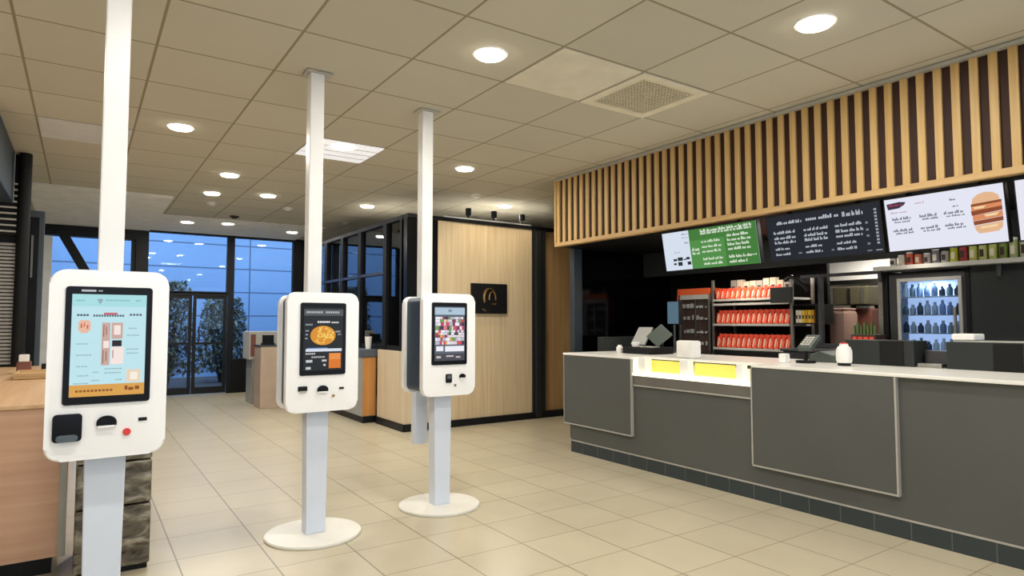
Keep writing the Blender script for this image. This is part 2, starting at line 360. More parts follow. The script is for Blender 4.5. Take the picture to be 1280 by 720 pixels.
# glazing frame along y
f = MB()
for y in (7.56, 8.12, 9.08, 9.86, 10.66, 11.2): f.box(X0, X0+.08, y-.06, y+.06, 1.0, ZT-.02)
f.box(X0+.01, X0+.07, 7.6, 11.3, 1.0, 1.06)
w = struct('window_4', f, 'fr2')
MB().box(X0+.0, X0+.05, 8.16, 11.2, 2.03, 2.07).build('transom', M['dsteel'], w)
MB().box(X0+.04, X0+.05, 7.6, 11.25, 1.06, ZT-.02).build('pane', M['darkglass'], w)
struct('wall_box_inner', MB().box(4.6, 4.7, 7.6, 11.3, 0, ZT-.02).box(X0, 4.6, 11.24, 11.3, 0, ZT-.02), 'darkwall')
struct('wall_half', MB().box(X0-.03, X0+.06, Y0+.02, 8.26, .09, 1.0, .006).box(X0-.03, 3.84, Y0-.01, Y0+.05, .09, 1.0, .006), 'oakpale')
struct('trim_9', MB().box(X0-.045, X0+.1, Y0-.02, 8.27, 0, .09), 'frame')
# orange fronted cabinet and its dark top
o = thing('orange_cabinet', 'orange wood fronted low cabinet with dark top beside the glazed corner', 'cabinet', (3.19, 8.32, 0))
MB().box(.02, .2, .03, 1.7, 0, .09).build('plinth', M['frame'], o)
MB().box(0, .19, .02, 1.7, .09, .90, .004).build('body', M['lightgrey'], o)
MB().box(.005, .19, 0, .02, .10, .89, .004).build('door', M['orangewood'], o)
MB().box(-.02, .2, -.02, 1.7, .90, 1.0, .006).build('countertop', M['bluegrey'], o)
tag(MB().lathe([(.035, 0), (.045, .12), (.047, .16), (.05, .162), (.05, .17)], seg=20).build('paper_cup', M['napkin'], smooth=True), 'white paper cup on the dark top near the glazed corner', 'cup', loc=(3.36, 8.12, 1.003) if False else (3.30, 8.42, 1.002))

# square wall sign with bronze horseshoe emblem
o = thing('wall_sign', 'square black sign with bronze arched emblem on the light wood wall', 'sign', (4.62, Y0-.03, 1.695))
MB().box(-.285, .285, -.012, .028, -.205, .205, .004).build('board', M['matblack'], o)
b = MB(); pts = []
for i in range(19):
    a = math.radians(210 - i*11.4); pts.append((-.005+.10*math.cos(a)*.95, -.02, .01+.125*math.sin(a)))
b.tube(pts, .014, 8, [.010+.011*math.sin(PI*min(1, (i+2)/13)) for i in range(19)])
pts = [(-.03+.0*i, -.02, 0) for i in range(0)]
for i in range(15):
    a = math.radians(190 - i*14.5); pts.append((.035+.052*math.cos(a), -.022, .0+.095*math.sin(a)))
b.tube(pts, .011, 8); b.tube([(-.12, -.02, -.14), (-.10, -.02, -.16), (-.07, -.02, -.165)], .011, 8); b.tube([(.04, -.02, -.07), (.075, -.02, -.08), (.095, -.02, -.065)], .012, 8)
b.build('emblem', M['gold'], o, smooth=True)
# spotlights on the white rail over the wood wall
tag(MB().box(3.95, 5.36, Y0+.02, Y0+.06, ZT+.03, ZT+.055).build('lamp_rail', M['whitepaint']), 'thin white rail along the top edge of the wood wall', 'rail')
p = None
for x, nm in ((4.32, 'leftmost of the three'), (4.73, 'middle one of the three'), (5.21, 'rightmost of the three')):
    lab = 'small black spotlight above the wood wall, ' + nm
    if p is None:
        t = p = thing('spotlight', lab, 'spotlight', (x, Y0+.04, ZT+.055), group='spotlights above the wood wall')
        MB().cyl((0, 0, .02), .012, .04).build('stem', M['matblack'], p)
        MB().cyl((0, -.01, .085), .042, .10, bev=.006, seg=20).build('lamp_head', M['matblack'], p, smooth=True)
    else:
        t = copy_tree(p); t['label'] = lab; t.location = (x, Y0+.04, ZT+.055)

# ------------------------------------------------------------------ rear counters
o = thing('wood_side_station', 'pale wood faced serving station far back, right of the entrance doors', 'counter', (2.37, 10.6, 0))
MB().box(0, .60, 0, .45, 0, .985, .006).build('body', M['stationwood'], o); MB().box(-.01, .61, -.01, .46, .985, 1.005).build('top', M['dsteel'], o)
o = thing('order_terminal', 'small black terminal on top of the far wood station', 'terminal', (2.50, 10.78, 1.006))
MB().box(-.08, .12, -.04, .06, 0, .03, .004).build('base', M['matblack'], o)
MB().box(-.07, .11, -.005, .02, .03, .16, .005).build('screen', M['black'], o)
o = thing('grey_waste_cabinet', 'tall grey metal cabinet behind the far wood station', 'cabinet', (2.34, 11.3, 0))
MB().box(.06, .72, .04, .5, 0, .75, .004).build('lower_body', M['lightgrey'], o); MB().box(0, .74, 0, .5, .75, 1.215, .006).build('hood', M['palegrey'], o)
MB().box(.02, .10, -.012, 0, .80, 1.17, .003).build('side_panel', M['redbrown'], o)

# ------------------------------------------------------------------ left wooden counter and bin
o = thing('wooden_counter', 'tan wood counter running back along the left wall', 'counter', (-.037, 4.30, 0))
MB().box(-1.6, -.06, .06, 3.7, 0, .10).build('plinth', M['fr2'], o)
MB().box(-1.6, -.012, 0, 3.74, .10, .905, .004).build('body', M['leftwood'], o)
MB().box(-.035, .0, -.008, .02, .10, .905, .003).build('edge_trim', M['edge'], o)
MB().box(-1.6, .01, -.012, 3.76, .905, .93, .005).build('countertop', M['lefttop'], o)
tag(MB().box(.0, .22, .0, .5, .0, .022, .008).box(.0, .22, .0, .012, .022, .045).box(0, .22, .488, .5, .022, .045).box(0, .012, .012, .488, .022, .045).box(.208, .22, .012, .488, .022, .045).build('serving_tray', M['tray']), 'beige wooden tray lying on the left counter', 'tray', loc=(-.42, 6.15, .932))
o = thing('napkin_dispenser', 'small white and brown napkin dispenser at the back of the left counter', 'dispenser', (-.40, 6.95, .932))
MB().box(-.05, .05, -.06, .06, 0, .10, .01).build('body', M['redbrown'], o); MB().box(-.035, .035, -.07, .03, .1, .16, .006).build('napkins', M['napkin'], o)
tag(MB().box(-.05, .08, -.05, .05, 0, .06, .006).build('black_caddy', M['matblack']), 'black open caddy beside the napkin dispenser on the left counter', 'caddy', loc=(-.24, 7.25, .932))
o = thing('bin_cabinet', 'mottled brown mirror-finish bin cabinet behind the left kiosk', 'bin', (.0, 4.14, 0))
MB().box(.02, .345, .02, .5, 0, .03).build('foot', M['fr2'], o)
MB().box(0, .355, 0, .5, .03, .36, .01).box(0, .355, 0, .5, .366, .60, .01).box(0, .355, 0, .5, .606, .84, .01).build('body', M['bin'], o)
MB().box(-.004, .36, -.005, .505, .84, .86, .004).build('lid', M['dsteel'], o)

# ------------------------------------------------------------------ kiosks
def quadlist(parent, name, col, rects, y, s=1.):
    """flat lit shapes on a display, (x0,x1,z0,z1) in the display plane"""
    b = MB()
    for r in rects: b.box(r[0], r[1], y-.0012, y, r[2], r[3])
    return b.build(name, em(col, s), parent)
def words(x0, x1, z, h, n, rnd, gap=.25):
    out = []; x = x0; cw = (x1-x0)/n
    for i in range(n):
        w = cw*rnd.uniform(.5, 1-gap*.5); k = max(2, int(w/(h*.8))); lw_ = w/k
        for j in range(k):
            hh = h*rnd.choice((.65, .65, 1.)); out.append((x+j*lw_, x+j*lw_+lw_*.68, z, z+hh))
        x += cw
    return out

def kiosk(label, x, y, rear, hz0, hh, screen_fn, w=.43, col_back=False, kind=0):
    k = thing('ordering_kiosk', label, 'kiosk', (x, y, 0))
    MB().cyl((0, 0, .009), .30, .018, seg=64, bev=.004).build('base_plate', M['discpaint'], k, smooth=True)
    b = MB(); b.prism([(-.062, .018), (.062, .018), (.072, hz0+.02), (-.072, hz0+.02)], -.05, .05, 'xz', .006); b.build('post', M['postpaint'], k)
    MB().box(-.066, .066, -.03, .06, hz0-.055, hz0-.03, .003).build('collar', M['dsteel'], k)
    yf = -.15; h = hh
    zc = hz0 + hh/2
    hd = MB(); hd.prism(rrect(w, hh, .055, 0, zc, 8), yf, yf+.055, 'xz', .014)
    head = hd.build('front_shell', M['white'], k, smooth=True)
    yb = yf + rear
    MB().prism(rrect(w-.05, hh-.05, .04, 0, zc), yf+.056, yb, 'xz').build('inner_body', M['navy'], k)
    MB().prism(rrect(w-.005, hh-.02, .055, 0, zc-.004), yb, yb+.045, 'xz', .012).build('rear_shell', M['white'], k, smooth=True)
    # display
    sw, sh = .292, .458; sz = hz0 + hh - .066 - sh/2; yy = yf
    MB().prism(rrect(sw, sh, .012, -.004, sz), yy-.008, yy+.002, 'xz', .002).build('screen_bezel', M['black'], k)
    ew, eh = sw-.042, sh-.06
    bg, fn = screen_fn
    s = MB().box(-.004-ew/2, -.004+ew/2, yy-.0095, yy-.008, sz-eh/2, sz+eh/2).build('screen', em(*bg), k)
    U = lambda a, c, d, e: (-.004-ew/2+a*ew, -.004-ew/2+c*ew, sz+eh/2-e*eh, sz+eh/2-d*eh)   # u0,u1,v0,v1 (v down)
    fn(s, U, yy-.0098)
    z = hz0
    if kind == 0: quadlist(k, 'bezel_mark', '#C9CDD2', [(-.10, -.052, sz+sh/2-.020, sz+sh/2-.012), (-.045, -.03, sz+sh/2-.018, sz+sh/2-.014)], yy-.0085, .8)
    # readers and buttons
    if kind == 0:
        MB().prism(rrect(.094, .105, .014, -.130, z+.128), yy-.014, yy+.002, 'xz', .004).build('card_reader', M['black'], k, smooth=True)
        lp = MB().prism(rrect(.070, .026, .012, -.130, z+.090), yy-.026, yy-.014, 'xz', .004).build('reader_lip', M['bluegrey'], k, smooth=True)
        sx = -.003
    elif kind == 1:
        MB().box(-.158, -.10, yy-.010, yy+.002, z+.135, z+.165, .004).build('card_reader', M['matblack'], k)
        MB().box(-.150, -.108, yy-.014, yy-.010, z+.126, z+.137, .002).build('reader_lip', M['palegrey'], k)
        sx = -.003
    else:
        MB().box(-.035, .018, yy-.012, yy+.002, z+.095, z+.160, .008).build('card_reader', M['matblack'], k)
        MB().box(-.025, .008, yy-.016, yy-.012, z+.125, z+.150, .003).build('reader_screen', M['bluegrey'], k)
        sx = .105
    w2 = .034 if kind < 2 else .024
    b = MB(); P = [(sx-w2, z+.128)] + [(sx+w2*math.cos(math.radians(180-i*18)), z+.140+w2*.75*math.sin(math.radians(180-i*18))) for i in range(11)] + [(sx+w2, z+.128)]
    b.prism(P, yy-.012, yy+.002, 'xz').build('scanner_window', M['black'], k)
    MB().box(sx-w2*.9, sx+w2*.8, yy-.018, yy, z+.118, z+.128, .003).build('scanner_lip', M['whitepaint'], k)
    MB().cyl((.066 if kind < 2 else .045, yy-.004, z+.096 if kind < 2 else z+.075), .014 if kind == 0 else .009, .010, 'y', 20).build('button', M['redb'] if kind == 0 else M['gold'], k)
    MB().box(.105, .135, yy-.006, yy+.002, z+.135, z+.148, .002).build('receipt_slot', M['matblack'], k)
    # ceiling pole
    py = yf + rear + .045 + .05 if rear > .3 else .11
    py = max(py, .11)
    pz = hz0+hh-.06
    MB().box(-.047, .047, py-.045, py+.045, pz, CZ-.012, .006).build('ceiling_pole', M['whitepaint'], k)
    MB().box(-.08, .10, py-.07, py+.07, CZ-.013, CZ-.003, .002).build('ceiling_plate', M['palegrey'], k)
    if col_back: MB().box(-.085, .02, py-.03, py+.05, .42, hz0+.04, .006).build('cable_cover', M['postpaint'], k)
    return k

def scr1(s, U, y):
    r = random.Random(3); q = lambda n, c, L, yy=y, st=1.: quadlist(s, n, c, [U(*a) for a in L], yy, st)
    q('header_band', '#A8DCE0', [(0, 1, 0, .12)])
    q('order_bar', '#D9A04E', [(0, 1, .885, 1)])
    q('bar_text', '#8A4E22', [(.08+i*.05, .115+i*.05, .935, .955) for i in range(10)] + [(.73, .77, .91, .95), (.78, .85, .925, .955), (.87, .93, .915, .95)], y-.001)
    q('title_text', '#4A5468', [(.07+i*.04, .10+i*.04, .195, .215) for i in range(4)] + [(.28+i*.035, .305+i*.035, .20, .22) for i in range(12)] + [(.77+i*.045, .80+i*.045, .19, .21) for i in range(4)], y-.001)
    q('red_title', '#C8646A', [(.42, .60, .18, .20)], y-.002)
    q('header_mark', '#8FA8B8', [(.33, .40, .045, .065), (.345, .385, .065, .085), (.36, .37, .085, .10)], y-.001)
    q('header_text', '#7FB6B8', [(.44+i*.03, .46+i*.03, .05, .065) for i in range(11)] + [(.05+i*.03, .07+i*.03, .055, .07) for i in range(4)] + [(.85, .89, .05, .065), (.90, .92, .05, .065)], y-.001)
    q('picture', '#E8B8A0', [(.09, .25, .27, .36), (.11, .23, .255, .275), (.12, .22, .36, .38)], y-.001)
    q('picture_detail', '#C8643C', [(.12, .14, .29, .33), (.16, .175, .28, .32), (.20, .22, .30, .34)], y-.002)
    q('pink_tiles', '#C9A79C', [(.40, .51, .28, .70), (.53, .68, .28, .44)], y-.001)
    q('pale_tiles', '#F3E3DC', [(.56, .65, .305, .40), (.53, .70, .52, .69), (.425, .50, .46, .53)], y-.002)
    q('tile_text', '#7A4A44', [(.42, .43, .30, .42), (.455, .465, .32, .40), (.42, .43, .55, .68), (.46, .47, .56, .66), (.55, .56, .55, .63)], y-.003)
    q('dark_tile', '#2C2020', [(.54, .67, .455, .515)], y-.003)
    L = []
    for u0, u1, v in ((.07, .22, .48), (.07, .26, .59), (.08, .20, .70), (.10, .22, .79), (.74, .90, .40), (.74, .88, .54), (.74, .89, .58), (.76, .86, .33), (.30, .36, .76), (.45, .66, .73), (.45, .66, .77), (.28, .37, .84), (.60, .68, .84), (.05, .25, .865)):
        x = u0
        while x < u1: w_ = r.uniform(.012, .03); L.append((x, x+w_, v, v+.012)); x += w_+.008
    q('small_text', '#93B4B8', L, y-.001)
    q('photo_card', '#EBD2B4', [(.75, .94, .75, .87)], y-.001); q('photo_inner', '#F6ECE0', [(.80, .90, .775, .85)], y-.002)
def scr2(s, U, y):
    r = random.Random(5); q = lambda n, c, L, yy=y: quadlist(s, n, c, [U(*a) for a in L], yy)
    q('header_band', '#55585A', [(0, 1, .03, .13)])
    q('header_text', '#B9BCBE', [(.06+i*.06, .10+i*.06, .06, .09) for i in range(7)] + [(.55+i*.06, .59+i*.06, .06, .09) for i in range(6)], y-.001)
    q('slogan_text', '#E6E6E6', [(.34+i*.055, .38+i*.055, .215, .245) for i in range(6)] + [(.70+i*.05, .73+i*.05, .225, .25) for i in range(4)], y-.001)
    q('side_text', '#9AA2AA', [(.04+.03*i, .06+.03*i, .26, .285) for i in range(6)] + [(.04, .12, .36, .38), (.04, .10, .42, .44), (.03, .09, .48, .50)], y-.001)
    b = MB(); c = U(.15, .85, .29, .60); cx, cz, rx, rz_ = (c[0]+c[1])/2-.004, (c[2]+c[3])/2, (c[1]-c[0])/2*.92, (c[3]-c[2])/2
    b.prism([(cx+rx*math.cos(t*PI/16), cz+rz_*math.sin(t*PI/16)) for t in range(32)], y-.002, y, 'xz').build('food_plate', em('#D8902E'), s)
    b = MB()
    for i in range(34):
        a = r.uniform(0, 2*PI); d = r.random()**.6*.82; px, pz = cx+rx*d*math.cos(a), cz+rz_*d*math.sin(a); g = r.uniform(0, PI)
        b.box(-.010, .010, -.001, 0, -.0035, .0035, mtx=Matrix.Translation((px, y-.002, pz)) @ Matrix.Rotation(g, 4, 'Y'))
    b.build('food_pieces', em('#F2C862'), s)
    q('plate_rim', '#8C8F94', [(.80, .93, .37, .40), (.86, .95, .42, .44)], y-.001)
    q('white_stripe', '#D5DCE8', [(.05, .97, .655, .70)], y-.001)
    q('blue_stripe', '#6C8FC8', [(.08, .60, .64, .655)], y-.002)
    q('orange_card', '#D9762A', [(.64, .95, .73, .97)], y-.001); q('orange_card_top', '#E89048', [(.66, .93, .73, .83)], y-.002)
    q('price_text', '#C8C8C8', [(.05+i*.05, .085+i*.05, .72, .745) for i in range(5)] + [(.20+i*.05, .23+i*.05, .775, .80) for i in range(7)] + [(.06, .22, .83, .87), (.46, .58, .83, .86), (.5, .56, .9, .93), (.06, .18, .94, .98)], y-.001)
def scr3(s, U, y):
    r = random.Random(8)
    cols = ['#E8E4EC', '#D8D4E0', '#F0EEF2', '#C8465A', '#E07888', '#8A3A58', '#F0EEF2', '#B8BCC8', '#4A3A48', '#E4A83C', '#7A9A5C', '#D85060', '#9A4A7A', '#E9D8D8']
    by = {c: [] for c in cols}
    v = .19
    while v < .70:
        hv = r.uniform(.035, .09); u = .02
        while u < .96:
            wu = r.uniform(.05, .16); by[r.choice(cols)].append((u, min(.98, u+wu-.008), v, v+hv-.006)); u += wu
        v += hv
    for c, L in by.items():
        if L: quadlist(s, 'menu_picture', c, [U(*a) for a in L], y)
    q = lambda n, c, L, yy=y: quadlist(s, n, c, [U(*a) for a in L], yy)
    q('header_band', '#AFC4D4', [(0, 1, .02, .15)]); q('header_mark', '#7E94A8', [(.44, .56, .05, .10)], y-.001)
    q('white_cards', '#EDEDF4', [(.05, .28, .73, .82), (.34, .98, .73, .83)]); q('footer_band', '#4A484E', [(0, 1, .87, 1)])
    q('footer_text', '#BDBAC0', [(.05, .2, .91, .95), (.38, .62, .90, .93), (.70, .85, .92, .95)], y-.001)
kiosk('white self-order kiosk nearest the camera at left, pale cyan menu on screen', .097, 3.14, .13, .838, .738, (('#C2E8F0', .95), scr1), .405)
kiosk('white self-order kiosk in the middle, dark screen with yellow fries dish and orange square', 1.285, 4.19, .20, .805, .755, (('#22262A', 1.), scr2), .46, kind=1)
kiosk('white self-order kiosk nearest the wood wall, pink picture grid on screen', 2.262, 4.31, .33, .83, .752, (('#5A6270', 1.), scr3), .435, True, 2)

# ------------------------------------------------------------------ service counter
CX = 4.36; YA, YB = 5.31, .2
sv = thing('service_counter', 'long dark grey service counter with pale edge strips', 'counter', (CX, 0, 0))
MB().box(.0, .6, YB, YA, 0, .115).build('plinth', M['plinth'], sv)
MB().box(-.004, .02, YB, YA+.003, .115, .127).build('plinth_strip', M['edge'], sv)
b = MB().box(.0, .62, YB, 3.07, .127, 1.02).box(0, .62, 4.385, YA, .127, 1.02).box(0, .62, 3.07, 4.385, .127, .775)
b.build('body', M['grey'], sv)
pf = -.03
MB().box(pf, 0, 4.385, 5.385, .305, 1.02).build('front_panel', M['grey'], sv)
MB().box(pf, 0, 2.02, 3.065, .275, 1.02).build('front_panel', M['grey'], sv)
MB().box(pf-.004, 0, 4.377, 4.385, .305, 1.02).box(pf-.004, 0, 4.377, 5.39, .293, .305).box(pf-.004, 0, 5.385, 5.392, .305, 1.02).build('edge_strip', M['edge'], sv)
MB().box(pf-.004, 0, 2.008, 2.02, .275, 1.02).box(pf-.004, 0, 2.008, 3.073, .263, .275).box(pf-.004, 0, 3.065, 3.077, .275, 1.02).build('edge_strip', M['edge'], sv)
# drawer band and lit niche
MB().box(-.012, .16, 3.077, 4.377, .782, .868).build('drawer_band', M['greyedge'], sv)
MB().box(-.018, .0, 3.077, 4.377, .770, .782).build('edge_strip', M['edge'], sv)
MB().box(.16, .6, 3.07, 4.385, .775, .99).build('niche_back', M['worktop'], sv)
n = MB().box(-.016, .16, 3.077, 4.377, .868, .892).build('niche_ledge', M['ledlit'], sv); n['label'] = 'glowing white ledge of the lowered bay'
for a, c in ((3.86, 4.30), (3.35, 3.77), (3.10, 3.18)):
    p_ = MB().box(.148, .159, a, c, .905, 1.012, .002).build('lit_panel', M['yellowlit'], sv); p_['label'] = 'glowing yellow panel'
MB().box(-.01, .16, 4.378, 4.385, .78, 1.02).box(-.01, .16, 3.066, 3.076, .80, 1.02).build('niche_cheek', M['ledlit'], sv)
b = MB().box(-.036, .95, YB, 3.07, 1.02, 1.043, .004).box(-.036, .95, 4.385, 5.40, 1.02, 1.043, .004).box(.15, .95, 3.07, 4.385, 1.0201, 1.0429)
wt = b.build('worktop', M['worktop']); wt.location = (CX, 0, 0); tag(wt, 'continuous white worktop lying on the dark grey service counter', 'worktop')
ZW = 1.0435
tag(MB().box(-.05, .05, -.05, .05, 0, .15, .014).build('white_dispenser', M['napkin'], smooth=True), 'small white box dispenser at the left end of the glowing ledge', 'dispenser', loc=(4.44, 4.305, .8925))
b = MB().box(-.06, .06, -.10, .10, 0, .16, .02)
tag(b.build('white_dispenser', M['napkin'], smooth=True), 'large white rounded box on the worktop above the lit yellow panels', 'dispenser', loc=(4.62, 3.93, ZW))
tag(MB().box(-.04, .04, -.05, .05, 0, .15, .012).build('white_dispenser', M['napkin'], smooth=True), 'white box between the two wide yellow panels', 'dispenser', loc=(4.45, 3.81, .8925))
tag(MB().box(-.035, .035, -.035, .035, 0, .14, .014).build('white_dispenser', M['napkin'], smooth=True), 'white box at the right end of the glowing ledge', 'dispenser', loc=(4.44, 3.235, .8925))
tag(MB().lathe([(.03, 0), (.036, .01), (.036, .06), (.02, .075), (.02, .085)], seg=20).build('salt_pot', M['napkin'], smooth=True), 'tiny white pot alone near the far left end of the worktop', 'pot', loc=(4.80, 5.02, ZW))
# sanitiser bottle
o = thing('sanitiser_bottle', 'white plump bottle with dark foot standing on the worktop', 'bottle', (4.78, 2.58, ZW))
MB().lathe([(.045, 0), (.045, .022)]).build('foot', M['matblack'], o)
MB().lathe([(.050, .022), (.056, .04), (.056, .11), (.045, .14), (.03, .15), (.03, .165)]).build('body', M['napkin'], o, smooth=True)
MB().lathe([(.02, .165), (.02, .175)]).build('cap', M['redb'], o)
# till at left end of worktop
o = thing('cash_till', 'black till with grey tilted flap and keypad at the left end of the worktop', 'till', (4.92, 4.70, ZW))
MB().box(-.16, .18, -.17, .24, 0, .07, .008).build('drawer_base', M['matblack'], o)
MB().box(-.12, .10, -.10, .10, -.008, .008, .003, mtx=Matrix.Translation((.0, .10, .19)) @ Matrix.Rotation(math.radians(-55), 4, 'Y')).build('flap', M['lightgrey'], o)
MB().box(-.10, .10, -.09, .09, -.012, .012, .003, mtx=Matrix.Translation((.02, -.12, .19)) @ Matrix.Rotation(math.radians(35), 4, 'X') @ Matrix.Rotation(math.radians(-50), 4, 'Y')).build('screen', M['plastic'], o)
b = MB()
for i in range(4):
    for j in range(5): b.box(-.14+i*.035, -.115+i*.035, -.15+j*.035, -.125+j*.035, .07, .08, .002)
b.build('keypad', M['palegrey'], o)
MB().tube([(.06, -.12, .07), (.06, -.12, .12), (.04, -.12, .18)], .015).build('stand', M['matblack'], o)
MB().box(-.1, -.02, .08, .16, .071, .12, .005).build('receipt_roll', M['napkin'], o)
# card terminal cluster
o = thing('payment_terminal', 'grey-green payment terminal on a stand left of the white bottle', 'terminal', (4.85, 2.93, ZW))
MB().cyl((0, 0, .01), .075, .02, bev=.004).build('foot', M['matblack'], o)
MB().tube([(0, 0, .02), (.0, 0, .1), (.03, .0, .13)], .016).build('stem', M['matblack'], o)
MB().box(-.09, .09, -.055, .055, -.02, .02, .006, mtx=Matrix.Translation((.02, -.02, .16)) @ Matrix.Rotation(math.radians(-35), 4, 'Y')).build('body', M['plastic'], o)
b = MB()
for i in range(4):
    for j in range(3): b.box(-.06+i*.03, -.04+i*.03, -.035+j*.026, -.017+j*.026, .02, .026, mtx=Matrix.Translation((.02, -.02, .16)) @ Matrix.Rotation(math.radians(-35), 4, 'Y'))
b.build('keypad', M['palegrey'], o)
MB().box(-.035, .035, -.03, .03, 0, .075, .008, mtx=Matrix.Translation((-.14, .10, 0))).build('paper_roll', M['napkin'], o)
tag(MB().prism([(-.12, 0), (.12, 0), (.10, .06), (.02, .09), (-.10, .06)], -.12, .12, 'yz', .01).build('cloth_heap', M['plastic']), 'low grey heap between the payment terminal and the dark till housing', 'cloth', loc=(5.15, 2.90, ZW))
# two till housings seen from behind
def housing(label, y0, y1, ya, yb, top):
    o = thing('till_housing', label, 'till housing', (5.05, y0, ZW), group='till housings on the worktop'); L = y1-y0
    MB().box(0, .22, 0, L, 0, .19, .005).build('casing', M['kitchenwall'], o)
    MB().box(-.006, .004, ya-y0, yb-y0, .004, .186, .002).build('recess', M['fr2'], o)
    if top:
        MB().box(.0, .2, .1, L-.05, .1905, .20, .002).build('lid', M['lightgrey'], o)
    return o
housing('shorter dark grey till housing behind the white bottle', 2.21, 2.72, 2.28, 2.45, False)
housing('longer dark grey till housing at the right end of the worktop', 1.20, 2.00, 1.56, 1.72, True)
tag(MB().box(-.09, .09, -.07, .07, 0, .045, .01).build('folded_cloth', M['napkin']), 'white folded cloth on top of the right till housing', 'cloth', loc=(5.15, 1.90, ZW+.2015))
o = thing('steel_tray', 'shallow steel step tray between the two dark till housings', 'tray', (5.05, 2.03, ZW))
MB().box(0, .12, 0, .16, 0, .03, .004).build('lower_step', M['steel'], o); MB().box(.12, .25, 0, .16, 0, .12, .004).build('upper_step', M['dsteel'], o)

# ------------------------------------------------------------------ bulkhead with slats
BX = 4.63; BY0, BY1, BZ = -.6, 5.93, 2.31
bk = thing('slatted_bulkhead', 'golden wood slatted bulkhead over the service counter', 'bulkhead', (BX, 0, BZ))
H = CZ-BZ-.03
MB().box(.035, .06, BY0, BY1-.01, 0, H).build('backing', M['slatback'], bk)
b = MB(); y = BY1-.03
while y > BY0: b.box(.014, .034, y-.047, y, 0, H); y -= .1036
b.build('slats', M['pine'], bk)
MB().box(-.004, .08, BY0, BY1, -.045, -.001, .003).build('bottom_rail', M['rail'], bk)
MB().box(-.012, .04, BY0, BY1, H+.001, H+.024).build('top_trim', M['palegrey'], bk)
MB().box(.08, 1.6, BY0, BY1, -.045, -.02).build('soffit', M['fr2'], bk)
MB().box(-.004, .034, BY1-.028, BY1, 0, H).build('end_board', M['pine'], bk)
struct('ceiling_kitchen', MB().box(6.23, 9.2, -3.2, 7.4, 2.30, 2.33), 'darkwall')
# end pillar and black glass wall beyond the counter
tag(MB().box(4.86, 5.0, 5.86, 5.94, 0, 2.26, .012).build('end_pillar', M['slate']), 'narrow blue-grey pillar at the far end of the service counter', 'pillar')
struct('wall_black_glass', MB().box(5.0, 7.5, 5.95, 6.02, 0, 2.33), 'blackgloss')
tag(MB().box(5.0, 5.7, 5.50, 5.60, .01, 1.20, .006).build('low_screen_wall', M['kitchenwall']), 'low dark grey partition behind the far end of the worktop', 'partition')

# ------------------------------------------------------------------ menu boards
def menu(label, y0, y1, bg, fn, zt=2.24):
    """hangs under the bulkhead, face tilted down toward the customers"""
    o = thing('menu_board', label, 'menu board', (4.67, (y0+y1)/2, zt), group='lit menu boards over the counter')
    o.rotation_euler = (0, 0, -PI/2)      # local x runs toward -y world, local -y faces the hall
    tilt = Matrix.Rotation(math.radians(10), 4, 'X')
    W = y1-y0; h = .385
    c = MB().box(-W/2, W/2, .002, .05, -h, 0, .003, mtx=tilt).build('casing', M['fr2'], o)
    for bx in (-W*.3, W*.3): MB().box(bx-.015, bx+.015, .055, .08, -.03, .0255).build('bracket', M['matblack'], o)
    s = MB().box(-W/2+.008, W/2-.008, 0, .002, -h+.01, -.01, mtx=tilt).build('screen', em(*bg), o)
    U = lambda a, c_, d, e: (-W/2+.008+a*(W-.016), -W/2+.008+c_*(W-.016), -.01-e*(h-.02), -.01-d*(h-.02))
    def q(n, c_, L, lv=0):
        b = MB()
        for a in L:
            r = U(*a); b.box(r[0], r[1], -.0012-.001*lv, -.0002-.001*lv, r[2], r[3], mtx=tilt)
        b.build(n, em(c_), s)
    def poly(n, c_, L, lv=0):
        b = MB()
        for P in L:
            pts = []
            for u, v in P:
                r = U(u, u, v, v); pts.append((r[0], r[2]))
            k0 = len(b.bm.verts)
            b.prism(pts, -.0012-.001*lv, -.0002-.001*lv, 'xz')
        bmesh.ops.transform(b.bm, matrix=tilt, verts=b.bm.verts[:]); b.build(n, em(c_), s)
    fn(q, poly)
    return o
def wl(u0, u1, v, h, r, cw=.012):
    L = []; x = u0
    while x < u1:
        for _ in range(r.randint(2, 6)):
            if x >= u1: break
            hh = h*r.choice((.6, .65, 1.)); L.append((x, x+cw*.72, v+h-hh, v+h)); x += cw
        x += cw*.8
    return L
def m_green(q, poly):
    r = random.Random(11)
    q('white_side', '#D4DEEC', [(0, .31, 0, 1)]); q('green_side', '#3F7A38', [(.31, 1, 0, 1)])
    q('light_green_wash', '#4E8C46', [(.31, .68, .28, 1)], 1)
    L = []
    for v in (.03, .09): L += wl(.44, .95, v, .07, r)
    for v in (.30, .43, .55, .74, .86): L += wl(.44, .64, v, .065, r)
    for v in (.22, .33, .44, .55, .74, .86): L += wl(.71, .93 if v < .8 else .88, v, .07, r)
    L += wl(.33, .40, .46, .09, r) + wl(.33, .40, .58, .06, r) + wl(.92, .98, .76, .03, r)
    q('menu_text', '#D8E4D0', L, 2)
    q('product_pictures', '#1E2430', [(.10, .14, .70, .76), (.15, .21, .67, .76), (.22, .25, .72, .75), (.15, .20, .79, .89), (.10, .13, .81, .86), (.25, .29, .68, .74), (.26, .30, .80, .88)], 1)
    q('small_text', '#8890A4', wl(.23, .29, .06, .04, r) + wl(.23, .29, .16, .03, r) + wl(.25, .29, .28, .05, r) + wl(.12, .18, .52, .03, r), 1)
